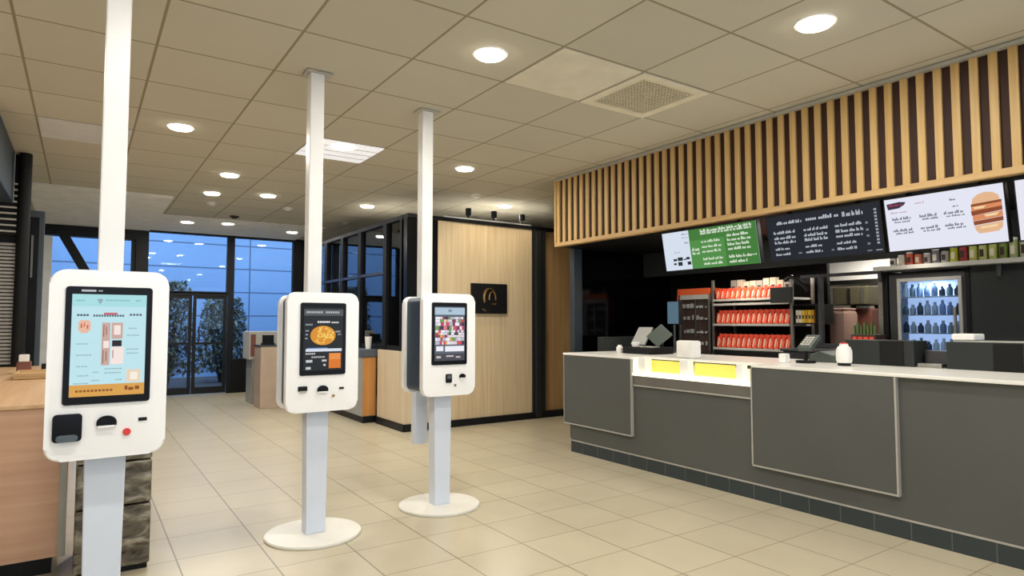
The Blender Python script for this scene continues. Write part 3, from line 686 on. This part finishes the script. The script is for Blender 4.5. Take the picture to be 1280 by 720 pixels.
def m_dark(q, poly):
    r = random.Random(12); L = []
    L += wl(.10, .34, .12, .07, r) + wl(.38, .66, .10, .08, r, .02) + wl(.70, .86, .10, .10, r)
    for c0, c1 in ((.06, .26), (.35, .56), (.63, .85)):
        for v in (.33, .45, .55): L += wl(c0, c1, v, .065, r)
        for v in (.70, .82): L += wl(c0, c1-.06, v, .055, r)
    q('menu_text', '#B8BEC8', L)
    q('price_text', '#7C8490', [(.28, .31, .84, .87), (.58, .60, .84, .87), (.88, .90, .36, .40), (.88, .90, .50, .54), (.88, .90, .62, .66), (.88, .90, .78, .82), (.87, .91, .93, .95)], 1)
    q('side_text', '#9AA0AC', [(.955, .975, .12+i*.066, .16+i*.066) for i in range(11)] + [(.94, .99, .93, .95)], 1)
def m_white(q, poly):
    r = random.Random(13)
    poly('title_badge', '#3A2A44', [[(.02, .09), (.14, .07), (.20, .09), (.18, .14), (.13, .19), (.03, .20)]])
    q('title_text', '#C8424A', wl(.04, .16, .11, .025, r), 1)
    q('sub_text', '#B8909C', wl(.05, .20, .25, .03, r) + wl(.28, .36, .12, .03, r), 1)
    L = []
    for a, c in ((.06, .23), (.31, .46), (.52, .68)):
        L += wl(a, c, .36, .055, r) + wl(a+.02, c, .43, .035, r) + wl(a, c, .58, .055, r) + wl(a+.02, c+.01, .645, .04, r)
    L += wl(.58, .62, .14, .04, r) + wl(.60, .64, .26, .04, r)
    q('menu_text', '#5E6270', L, 1)
    # tall layered burger
    bun = [(.75, .30), (.76, .21), (.80, .14), (.86, .11), (.92, .13), (.96, .19), (.97, .28)]
    poly('bun_top', '#E2B48C', [bun]); poly('bun_base', '#E2B48C', [[(.755, .68), (.975, .64), (.97, .74), (.94, .80), (.79, .82), (.765, .76)]])
    poly('patty', '#8A4528', [[(.74, .42), (.98, .38), (.98, .45), (.745, .50)], [(.75, .60), (.98, .56), (.98, .63), (.755, .67)], [(.745, .30), (.98, .27), (.98, .31), (.745, .34)]], 1)
    poly('filling', '#D88A5C', [[(.745, .34), (.98, .31), (.98, .38), (.745, .42)], [(.75, .50), (.98, .46), (.98, .555), (.75, .595)]], 1)
    poly('sauce', '#EFD2A4', [[(.76, .35), (.86, .345), (.84, .385), (.77, .39)], [(.84, .50), (.96, .48), (.93, .53), (.85, .54)], [(.80, .70), (.94, .68), (.93, .72), (.81, .74)]], 2)
def m_part(q, poly):
    r = random.Random(14); q('menu_text', '#9A5A6A', wl(.07, .2, .06, .05, r) + wl(.07, .2, .16, .04, r)); q('sub_text', '#5E6270', wl(.07, .3, .4, .05, r) + wl(.07, .3, .5, .04, r))
menu('lit menu board, part white and part green, leftmost of the row', 3.235, 4.29, ('#D4DEEC', 1.), m_green)
menu('black menu board with columns of white text, between green and white boards', 2.235, 3.15, ('#161D28', 1.), m_dark)
menu('white menu board with a tall burger picture', 1.50, 2.215, ('#E2E4F2', 1.), m_white)
menu('white menu board cut by the right edge of the picture', .72, 1.455, ('#E4E4F0', 1.), m_part)

# ------------------------------------------------------------------ kitchen line
KX = 6.1
struct('wall_kitchen', MB().box(KX+.55, KX+.6, -1, 3.0, 0, 2.3).box(KX+.55, KX+.6, 3.75, 5.95, 0, 2.3), 'fr2')
struct('trim_10', MB().box(KX-.02, KX+.02, -1, 2.22, 0, 1.84), 'kitchenwall')                   # blank dark panel right of the fridge
struct('trim_11', MB().box(KX+.02, KX+.08, -1, 5.94, 1.96, 2.3), 'kitchenwall')                 # dark band over the equipment
struct('wall_kitchen_back', MB().box(8.3, 8.4, -1, 7.4, 0, 2.3), 'plaster')
# shelf with pots
o = thing('overhead_shelf', 'long pale steel shelf above the drinks fridge', 'shelf', (KX-.12, 0, 1.835))
MB().box(-.02, .30, .6, 2.93, 0, .038, .003).build('board', M['palegrey'], o)
for y in (1.97, 2.88): MB().box(.02, .06, y, y+.03, -.10, 0).build('bracket', M['dsteel'], o)
pots = [('#D8D4C8', 'cream'), ('#D8D4C8', 'cream'), ('#E06A50', 'red'), ('#D8785C', 'red'), ('#C8C0BC', 'grey'), ('#8A8590', 'dark grey'), ('#B8B4B0', 'grey'), ('#BFCB3A', 'lime'), ('#B03A44', 'crimson'), ('#C6CC6A', 'yellow-green'), ('#C9CE84', 'yellow-green'), ('#C2CA6E', 'yellow-green'), ('#7C8F3C', 'olive'), ('#A9B77C', 'sage'), ('#BFC4A8', 'sage')]
potm = {}
ordn = ['first', 'second', 'third', 'fourth', 'fifth', 'sixth', 'seventh', 'eighth', 'ninth', 'tenth', 'eleventh', 'twelfth', 'thirteenth', 'fourteenth', 'fifteenth', 'sixteenth']
p = None
for i, (c, nm) in enumerate(pots):
    if c not in potm: potm[c] = mat('pot_' + nm.replace('-', '_').replace(' ', '_'), c, .5)
    y = 2.80 - i*.069; hh = (.085, .10, .12, .11, .10, .13, .12, .14, .16, .15, .15, .15, .16, .17, .17)[i]
    t = thing('sauce_pot', '%s pot on the shelf over the fridge, %s from the left' % (nm, ordn[i]), 'pot', (KX-.03, y, 1.8735), group='pots on the overhead shelf')
    MB().lathe([(.024, 0), (.03, .01), (.03, hh*.8), (.026, hh*.86)], seg=14).build('body', potm[c], t, smooth=True)
    MB().lathe([(.028, hh*.86), (.028, hh*.97), (.012, hh)], seg=14).build('lid', M['napkin'] if i % 3 else M['matblack'], t, smooth=True)
    MB().box(-.0325, -.0295, -.014, .014, hh*.2, hh*.6).build('label', M['cream'] if i % 2 else M['brown'], t)
# drinks fridge
o = thing('drinks_fridge', 'tall glass door drinks fridge glowing pale blue in the kitchen line', 'fridge', (KX, 2.25, 0))
f = MB().box(-.02, .5, 0, .05, 0, 1.80).box(-.02, .5, .53, .60, 0, 1.80).box(-.02, .5, .05, .53, 1.745, 1.80).box(-.02, .5, .05, .53, 0, .8)
f.build('cabinet', M['dsteel'], o)
MB().box(.17, .19, .05, .53, .8, 1.745).build('light_panel', M['fridgelit'], o)
MB().box(-.045, -.022, .02, .045, .8, 1.76, .003).box(-.045, -.022, .50, .525, .8, 1.76, .003).box(-.045, -.022, .045, .50, 1.73, 1.76, .003).build('door_frame', M['palegrey'], o)
MB().box(-.034, -.030, .045, .50, .8, 1.73).build('door_glass', M['fridgeglass'], o)
for z in (.95, 1.11, 1.27, 1.43, 1.59): MB().box(.0, .165, .055, .525, z, z+.008).build('shelf', M['palegrey'], o)
MB().box(-.075, -.05, .055, .075, 1.0, 1.5, .004).build('handle', M['steel'], o)
bm_ = [mat('bottle_blue', '#8FA8D0', .2), mat('bottle_dark', '#4A5668', .2), mat('bottle_white', '#D8E0E8', .3), mat('bottle_teal', '#7C9CA8', .2), mat('bottle_white', '#C2CCD8', .3)]
rows = (('top', 1.5985), ('second', 1.4385), ('third', 1.2785), ('fourth', 1.1185))
for rn, z in rows:
    for i in range(8):
        t = thing('drink_bottle', 'drink bottle on the %s fridge shelf, %s from the left' % (rn, ordn[i]), 'bottle', (KX+.05, 2.745-i*.059, z), group='bottles in the drinks fridge')
        k = random.choice(bm_); h2 = random.uniform(.085, .125)
        MB().lathe([(.022, 0), (.025, .01), (.025, h2*.6), (.011, h2*.8), (.011, h2*.92)], seg=12).build('body', k, t, smooth=True)
        MB().lathe([(.013, h2*.92), (.013, h2)], seg=12).build('cap', M['napkin'], t)
struct('trim_12', MB().box(KX-.03, KX+.5, 2.86, 2.90, 0, 1.83).box(KX-.03, KX+.5, 2.215, 2.245, 0, 1.83), 'fr2')
struct('trim_14', MB().box(KX-.04, KX-.005, 2.90, 2.94, .6, 1.83), 'steel')
# pass-through window into the kitchen
struct('window_5', MB().box(KX-.01, KX+.04, 3.50, 3.535, 1.15, 1.84).box(KX-.01, KX+.04, 2.95, 3.50, 1.82, 1.85).box(KX-.01, KX+.04, 3.535, 3.72, 1.82, 1.85).box(KX-.01, KX+.04, 2.95, 3.72, 1.12, 1.16), 'dsteel')
o = thing('extractor_hood', 'white extractor hood seen through the kitchen opening', 'hood', (7.2, 3.3, 1.80))
MB().prism([(0, 0), (.5, .0), (.5, .45), (.18, .45), (0, .12)], 0, 1.4, 'xz').build('canopy', M['napkin'], o)
MB().box(-.015, 0, .02, 1.38, .0, .05).build('lip', M['steel'], o)
o = thing('fryer_cabinet', 'olive steel and red-brown fryer cabinet inside the kitchen opening', 'fryer', (6.95, 3.46, 0))
MB().box(0, .6, 0, .42, 0, .95, .01).build('body', M['redbrown'], o); MB().box(.05, .6, 0, .42, .95, 1.52, .01).build('enclosure', M['redbrown'], o)
MB().box(.0, .6, .02, .40, 1.56, 1.76, .01).build('upper_unit', M['olive'], o)
MB().box(-.012, 0, .06, .09, 1.58, 1.74).box(-.012, 0, .20, .23, 1.58, 1.74).build('trim', M['steel'], o)
MB().box(.3, .6, .05, .1, 1.52, 1.56).box(.3, .6, .30, .36, 1.52, 1.56).build('support', M['dsteel'], o)
o = thing('tan_bin', 'tan rounded container left of the red-brown fryer', 'container', (6.55, 3.60, 0))
MB().box(0, .3, -.08, .1, 0, 1.50, .05).build('body', M['pinkbrown'], o, smooth=True); MB().box(.02, .28, -.06, .08, 1.495, 1.52, .01).build('lid', M['pinkbrown'], o)
o = thing('produce_box', 'open box of red and green cartons in front of the kitchen opening', 'box', (5.95, 2.97, 1.12))
MB().box(-.10, .09, -.10, .12, 0, .14, .004).build('box', M['brown'], o)
b = MB()
for i in range(4): b.box(-.12, -.1, -.09+i*.05, -.05+i*.05, .02, .06).box(-.12, -.1, -.09+i*.05, -.055+i*.05, .08, .12)
b.build('red_cartons', M['red'], o)
b = MB()
for i in range(7): b.box(-.08, -.06, -.09+i*.03, -.075+i*.03, .14, .22+.03*(i % 2))
b.build('green_stems', M['green'], o)
tag(MB().box(5.7, 6.0, 2.3, 3.68, .0, 1.09, .006).box(5.68, 5.99, 2.25, 3.7, 1.09, 1.118, .004).build('rear_bench', M['dsteel']), 'dark steel bench under the kitchen opening', 'bench')

# holding rack with red cartons
rk = thing('holding_rack', 'black steel holding rack full of red cartons', 'rack', (KX, 3.80, 0))
for y in (0, .985):
    for x in (-.03, .36): MB().box(x, x+.03, y, y+.03, 0, 1.86, .003).build('upright', M['steel'], rk)
for z in (1.06, 1.33, 1.61): MB().box(-.05, .38, .03, .985, z, z+.025, .003).build('shelf', M['palegrey'], rk)
MB().box(.385, .395, .03, .985, .9, 1.84).build('back_panel', M['fr2'], rk)
MB().box(-.03, .39, .03, .985, .1, .14).build('bottom_shelf', M['dsteel'], rk)
MB().box(-.045, -.0, .03, .985, 1.56, 1.585, .003).build('heat_bar', M['palegrey'], rk)
MB().box(-.05, .37, .03, .98, .98, 1.055, .003).build('drawer_unit', M['fr2'], rk)
cart_mesh = None
def carton_obj(mred):
    t = thing('fries_carton', 'x', 'carton')
    b = MB(); w0, w1, h, d = .024, .031, .150, .018
    P = [(-w0, 0), (w0, 0), (w1, h*.8)] + [(w1*math.cos(math.radians(a)), h*.8 - .028*math.sin(math.radians(a))) for a in (30, 60, 90, 120, 150)] + [(-w1, h*.8)]
    b.prism([(a, c) for a, c in P], -d, -d+.002, 'xz'); b.prism([(-w0, 0), (w0, 0), (w1, h), (-w1, h)], d-.002, d, 'xz')
    b.prism([(-w0, 0), (-w0+.002, 0), (-w1+.002, h*.8), (-w1, h*.8)], -d+.002, d-.002, 'xz'); b.prism([(w0-.002, 0), (w0, 0), (w1, h*.8), (w1-.002, h*.8)], -d+.002, d-.002, 'xz')
    b.box(-w0, w0, -d+.002, d-.002, 0, .002)
    b.build('sleeve', mred, t)
    f = MB()
    f.prism([(-.020, .012), (-.008, .012), (.004, h*.72), (-.010, h*.72)], -d-.0015, -d-.0003, 'xz'); f.build('printed_stripe', M['cream'], t)
    f = MB(); f.prism([(.004, .03), (.014, .03), (.020, h*.55), (.010, h*.55)], -d-.0015, -d-.0003, 'xz'); f.build('printed_stripe', mat('salmon_print', '#F49C7C', .6), t)
    return t
M['redlit'] = M['red']
proto = carton_obj(M['red']); first = True
for nm, z, n, y0 in (('middle', 1.3555, 14, 4.745), ('lower', 1.0855, 14, 4.745), ('top', 1.6355, 12, 4.745)):
    for i in range(n):
        t = proto if first else copy_tree(proto); first = False
        t.location = (KX+.015, y0-i*.066, z+.005); t.rotation_euler = (0, .14, -PI/2 + random.uniform(-.04, .04))
        if nm == 'top': t.scale = (1, 1, .8)
        t.rotation_euler[0] = 0
        t['label'] = 'red carton on the %s rack shelf, %s from the left' % (nm, ordn[i]); t['group'] = 'red cartons on the holding rack'
p = None
for i in range(9):
    t = thing('paper_cup_stack', 'pale paper box on top of the holding rack, %s from the left' % ordn[i], 'box', (KX+.2, 4.66-i*.085, 1.6355), group='pale boxes behind the top cartons')
    MB().box(-.03, .03, -.038, .038, 0, random.uniform(.19, .23), .004).build('box', M['cream'] if i % 4 else M['palegrey'], t)
    MB().box(-.033, -.03, -.02, .02, .10, .15).build('print', M['red'] if i % 2 else M['brown'], t)
# dark monitor and yellow packets right end of rack
o = thing('order_monitor', 'dark olive monitor at the right end of the holding rack', 'monitor', (5.93, 3.86, 1.57))
MB().box(0, .03, -.14, .10, 0, .16, .004).build('casing', M['kitchenwall'], o); MB().box(.03, .12, -.03, .0, .04, .07).build('arm', M['matblack'], o)
o = thing('packet_shelf', 'small dark shelf right of the holding rack', 'shelf', (KX, 3.55, 1.35))
MB().box(-.02, .3, 0, .24, 0, .015).box(-.02, .3, 0, .24, .19, .205).box(-.02, .3, 0, .012, .015, .19).box(.28, .3, .012, .24, .015, .19).box(.1, .14, .05, .09, -.25, 0).build('box', M['fr2'], o)
for i in range(6):
    t = thing('yellow_packet', '%s packet on the small dark shelf, %s from the left' % ('cream' if i < 2 else 'orange-yellow', ordn[i]), 'packet', (KX+.03, 3.77-i*.034, 1.3655), group='packets on the small dark shelf')
    MB().box(-.03, .03, -.014, .014, 0, .13, .003).build('wrap', M['cream'] if i < 2 else M['amber'] if i % 2 else M['yel'], t); MB().box(-.033, -.03, -.008, .008, .04, .08).build('print', M['brown'], t)
MB().tube([(-.08, .04, 1.80), (-.10, -.02, 1.835), (-.11, -.10, 1.81), (-.11, -.20, 1.72), (-.11, -.22, 1.68)], .02, 10).box(-.03, .0, .03, .05, 1.79, 1.82).build('lamp_arm', M['matblack'], rk, smooth=True)
# warmer cabinet with orange header
o = thing('warmer_cabinet', 'dark warmer cabinet with orange-red header left of the holding rack', 'cabinet', (KX, 4.84, 0))
MB().box(0, .38, .02, .47, 0, 1.70, .004).build('body', M['brown'], o)
MB().box(-.03, .0, .0, .03, 0, 1.70, .003).box(-.03, .0, .44, .47, 0, 1.70, .003).box(-.03, 0, .2, .215, 1.2, 1.68).build('door_frame', M['steel'], o)
MB().box(-.035, .38, 0, .48, 1.70, 1.775, .004).build('header', M['orange'], o); MB().box(-.03, .38, .472, .49, 1.35, 1.70).build('side_sticker', M['red'], o)
MB().box(-.036, -.032, .02, .44, 1.645, 1.70).build('label_strip', M['palegrey'], o)
random.seed(21)
b = MB()
for z in (1.10, 1.24, 1.40, 1.54):
    for i in range(6): b.box(-.025, -.002, .05+i*.065, .05+i*.065+random.uniform(.02, .05), z, z+random.uniform(.02, .06), .004)
b.build('packed_items', M['lightgrey'], o)
o = thing('blue_monitor', 'small pale blue screen on the kitchen side, left of the warmer cabinet', 'monitor', (5.62, 4.98, 1.045))
MB().box(-.02, .04, -.09, .09, .3, .57, .006).build('casing', M['fr2'], o); MB().box(-.024, -.02, -.08, .08, .31, .56).build('screen', em('#5F7F92', .7), o)
MB().cyl((0, 0, .16), .015, .28).cyl((0, 0, .01), .07, .02).build('stand', M['dsteel'], o)
tag(MB().box(5.50, 6.0, 4.86, 5.45, 0, 1.043, .006).build('side_bench', M['dsteel']), 'dark bench behind the far part of the worktop', 'bench')

# ------------------------------------------------------------------ ceiling fittings
def downlight(label, x, y, r=.1, power=38, grp='round recessed downlights'):
    t = thing('downlight', label, 'ceiling light', (x, y, CZ), group=grp)
    b = MB(); n = 40
    ring = [[b.bm.verts.new((rr*math.cos(2*PI*i/n), rr*math.sin(2*PI*i/n), zz)) for i in range(n)] for rr, zz in ((r*.93, -.004), (r*.95, -.010), (r*1.12, -.008), (r*1.15, -.001))]
    for a, c in zip(ring, ring[1:]):
        for i in range(n): b.bm.faces.new((a[i], a[(i+1) % n], c[(i+1) % n], c[i]))
    b.build('trim_ring', M['whitepaint'], t, smooth=True)
    MB().cyl((0, 0, -.012), r*.92, .020, seg=36, bev=.004).build('lens', M['lampface'], t)
    ld = bpy.data.lights.new('downlight_lamp', 'AREA'); ld.shape = 'DISK'; ld.size = r*1.6; ld.energy = power; ld.color = (1, .95, .86)
    lo = bpy.data.objects.new('downlight_lamp', ld); COL.objects.link(lo); lo.parent = t; lo.location = (0, 0, -.026)
    return t
P1 = 27
LAB = 'round downlight in the ceiling, '
for x, y, s in ((2.105, 3.353, 'upper middle beside the pale tile'), (3.416, 1.956, 'the large one at upper right near the slats'),
                (.667, 6.144, 'nearest between left and middle poles'), (3.469, 6.053, 'just right of the third kiosk pole'),
                (1.368, 7.846, 'highest of the cluster left of middle pole'), (1.377, 9.10, 'far cluster, second row left'),
                (2.028, 8.851, 'far cluster, just left of the middle pole'), (3.418, 8.83, 'in front of the glazed corner'),
                (5.089, 7.698, 'above the wood wall beside the spotlights'), (1.436, 11.961, 'over the entrance, left of a pair'),
                (2.044, 11.76, 'over the entrance, right of a pair'), (3.243, 12.2, 'tiny one at the far end beside the middle pole')):
    downlight(LAB+s, x, y, power=P1 if y < 8.5 else 16)
for x, y, s in ((.3, 1.9, 'left of the camera'), (2.0, .4, 'right of the camera'), (-1.2, 4.4, 'over the left counter'), (-1.0, .0, 'behind the camera at left'),
                (3.5, -1.2, 'behind the camera at right'), (1.0, -2.0, 'behind the camera')):
    downlight(LAB+s+', outside the picture', x, y, power=P1)
# lit square ceiling panel with a round lamp
tl = lambda i, j: (.334+i*T, .215+j*T)
x0, y0 = tl(2, 8)
o = thing('ceiling_light_panel', 'bright square ceiling panel with a round lamp beside the middle kiosk pole', 'ceiling light', (x0+T/2, y0+T/2, CZ))
MB().box(-T/2+.01, T/2-.01, -T/2+.01, T/2-.01, -.008, -.001).build('panel', M['panelface'], o)
MB().cyl((-.02, -.19, -.012), .10, .006, seg=36).build('lamp', M['lampface'], o)
for i in (-1, 0, 1): MB().box(-T/2+.02, T/2-.02, i*.17-.004, i*.17+.004, -.011, -.0085).build('bar', M['lightgrey'], o)
ld = bpy.data.lights.new('panel_lamp', 'AREA'); ld.shape = 'SQUARE'; ld.size = .5; ld.energy = 12; ld.color = (.95, .97, 1)
lo = bpy.data.objects.new('panel_lamp', ld); COL.objects.link(lo); lo.parent = o; lo.location = (0, 0, -.02)
x0, y0 = tl(-1, 9)
tag(MB().box(x0+.01, x0+T-.01, y0+.01, y0+T-.01, CZ-.006, CZ-.001).build('ceiling_panel', mat('whitish_panel', '#DCDEE0', .6)), 'pale whitish ceiling tile beside the left kiosk pole', 'ceiling panel')
x0, y0 = tl(3, 4)
tag(MB().box(x0+.01, x0+T-.01, y0+.01, y0+T-.01, CZ-.006, CZ-.001).build('ceiling_panel', mat('cream_panel', '#E2DDCE', .7)), 'clean lighter ceiling tile left of the square air vent', 'ceiling panel')
# vent
x0, y0 = tl(4, 4)
o = thing('ceiling_vent', 'square white ceiling vent with egg-crate grille', 'vent', (x0+T/2, y0+T/2, CZ))
e = T/2-.008; g = .265
MB().box(-e, e, -e, -g, -.012, -.001).box(-e, e, g, e, -.012, -.001).box(-e, -g, -g, g, -.012, -.001).box(g, e, -g, g, -.012, -.001).build('frame', mat('cream_vent_frame', '#E8E2D0', .6), o)
MB().box(-g, g, -g, g, -.002, -.001).build('duct', M['matblack'], o)
b = MB()
for i in range(17): q = -g+(i+.5)*2*g/17; b.box(q-.004, q+.004, -g, g, -.011, -.003)
for i in range(17): q = -g+(i+.5)*2*g/17; b.box(-g, g, q-.004, q+.004, -.0105, -.0035)
b.build('grille', mat('cream_grille', '#E0D8C0', .6), o)
# detectors
for nm, x, y, m_, lab in (('smoke_detector', 3.672, 10.55, 'palegrey', 'small round smoke detector far back above the glazing'), ('ceiling_sprinkler', 4.32, 7.234, 'napkin', 'small white ceiling sprinkler left of the wood wall downlight'),
                          ('smoke_detector', 1.491, 9.835, 'napkin', 'tiny white ceiling sensor below the far left downlight'), ('ceiling_speaker', 1.987, 10.9, 'brown', 'small dark ceiling fitting above the right entrance downlight'), ('smoke_detector', 2.5, 9.65, 'napkin', 'white ceiling sensor just left of the middle kiosk pole')):
    t = thing(nm, lab, 'ceiling sensor', (x, y, CZ))
    MB().cyl((0, 0, -.012), .07, .02, seg=20, r2=.07).build('base', M[m_], t); MB().cyl((0, 0, -.032), .04, .02, seg=20).build('sensor', M[m_], t)

# unseen area lamps: fridge, worktop under the bulkhead, and kitchen fill
def kl(x, y, z, e, s=.3, c=(1, .93, .82), rot=None):
    ld = bpy.data.lights.new('unseen_lamp', 'AREA'); ld.shape = 'SQUARE'; ld.size = s; ld.energy = e; ld.color = c
    lo = bpy.data.objects.new('unseen_lamp', ld); COL.objects.link(lo); lo.location = (x, y, z)
    if rot: lo.rotation_euler = rot
kl(KX+.06, 2.53, 1.735, 2.2, .08, (.8, .9, 1))
for y in (1.6, 3.0, 4.6):
    kl(5.05, y, 2.26, 7, .25)
kl(6.72, 3.3, 2.26, 16, .3); kl(7.9, 3.3, 2.26, 12, .3); kl(5.92, 4.3, 1.95, 6, .2, (1, .85, .7)); kl(5.8, 2.5, 1.93, 1, .2)  # added fill for the kitchen opening, rack and fridge front
# spotlights' beams on the wood wall
for x in (4.32, 4.73, 5.21):
    ld = bpy.data.lights.new('spotlight_lamp', 'SPOT'); ld.energy = 14; ld.spot_size = math.radians(95); ld.spot_blend = .9; ld.color = (1, .86, .62); ld.shadow_soft_size = .03
    lo = bpy.data.objects.new('spotlight_lamp', ld); COL.objects.link(lo); lo.location = (x, Y0-.42, CZ-.02)
    lo.rotation_euler = (Vector((0, .34, -1)).to_track_quat('-Z', 'Y')).to_euler()

# unseen lamps added outside to brighten the blue facade across the yard
for x in (-2.5, 1.5, 5.0):
    kl(x, 13.9, 3.6, 60, .4, (.8, .9, 1), (math.radians(72), 0, 0))

# ------------------------------------------------------------------ dusk sky
w = bpy.data.worlds.new('dusk'); sc.world = w; w.use_nodes = True; nt = w.node_tree
bg = nt.nodes['Background']; bg.inputs['Strength'].default_value = 2.1
tc = nt.nodes.new('ShaderNodeTexCoord'); sp = nt.nodes.new('ShaderNodeSeparateXYZ'); cr = nt.nodes.new('ShaderNodeValToRGB')
nt.links.new(tc.outputs['Generated'], sp.inputs[0]); nt.links.new(sp.outputs['Z'], cr.inputs[0]); nt.links.new(cr.outputs[0], bg.inputs['Color'])
cr.color_ramp.elements[0].color = (.95, 1.0, 1.05, 1); cr.color_ramp.elements[1].color = (.45, .68, 1.0, 1)

# ------------------------------------------------------------------ camera
cam = bpy.data.cameras.new('camera'); co = bpy.data.objects.new('camera', cam); COL.objects.link(co)
cam.sensor_width = 36; cam.lens = 793.2/1280*36; cam.clip_start = .05
yaw, pit = math.radians(34.12), math.radians(3.1)
co.location = (0, 0, 1.37); co.rotation_euler = (PI/2+pit, 0, -yaw)
sc.camera = co
sc.view_settings.view_transform = 'Standard'; sc.view_settings.look = 'None'; sc.view_settings.gamma = 1
sc.view_settings.exposure = .0; sc.view_settings.use_curve_mapping = False
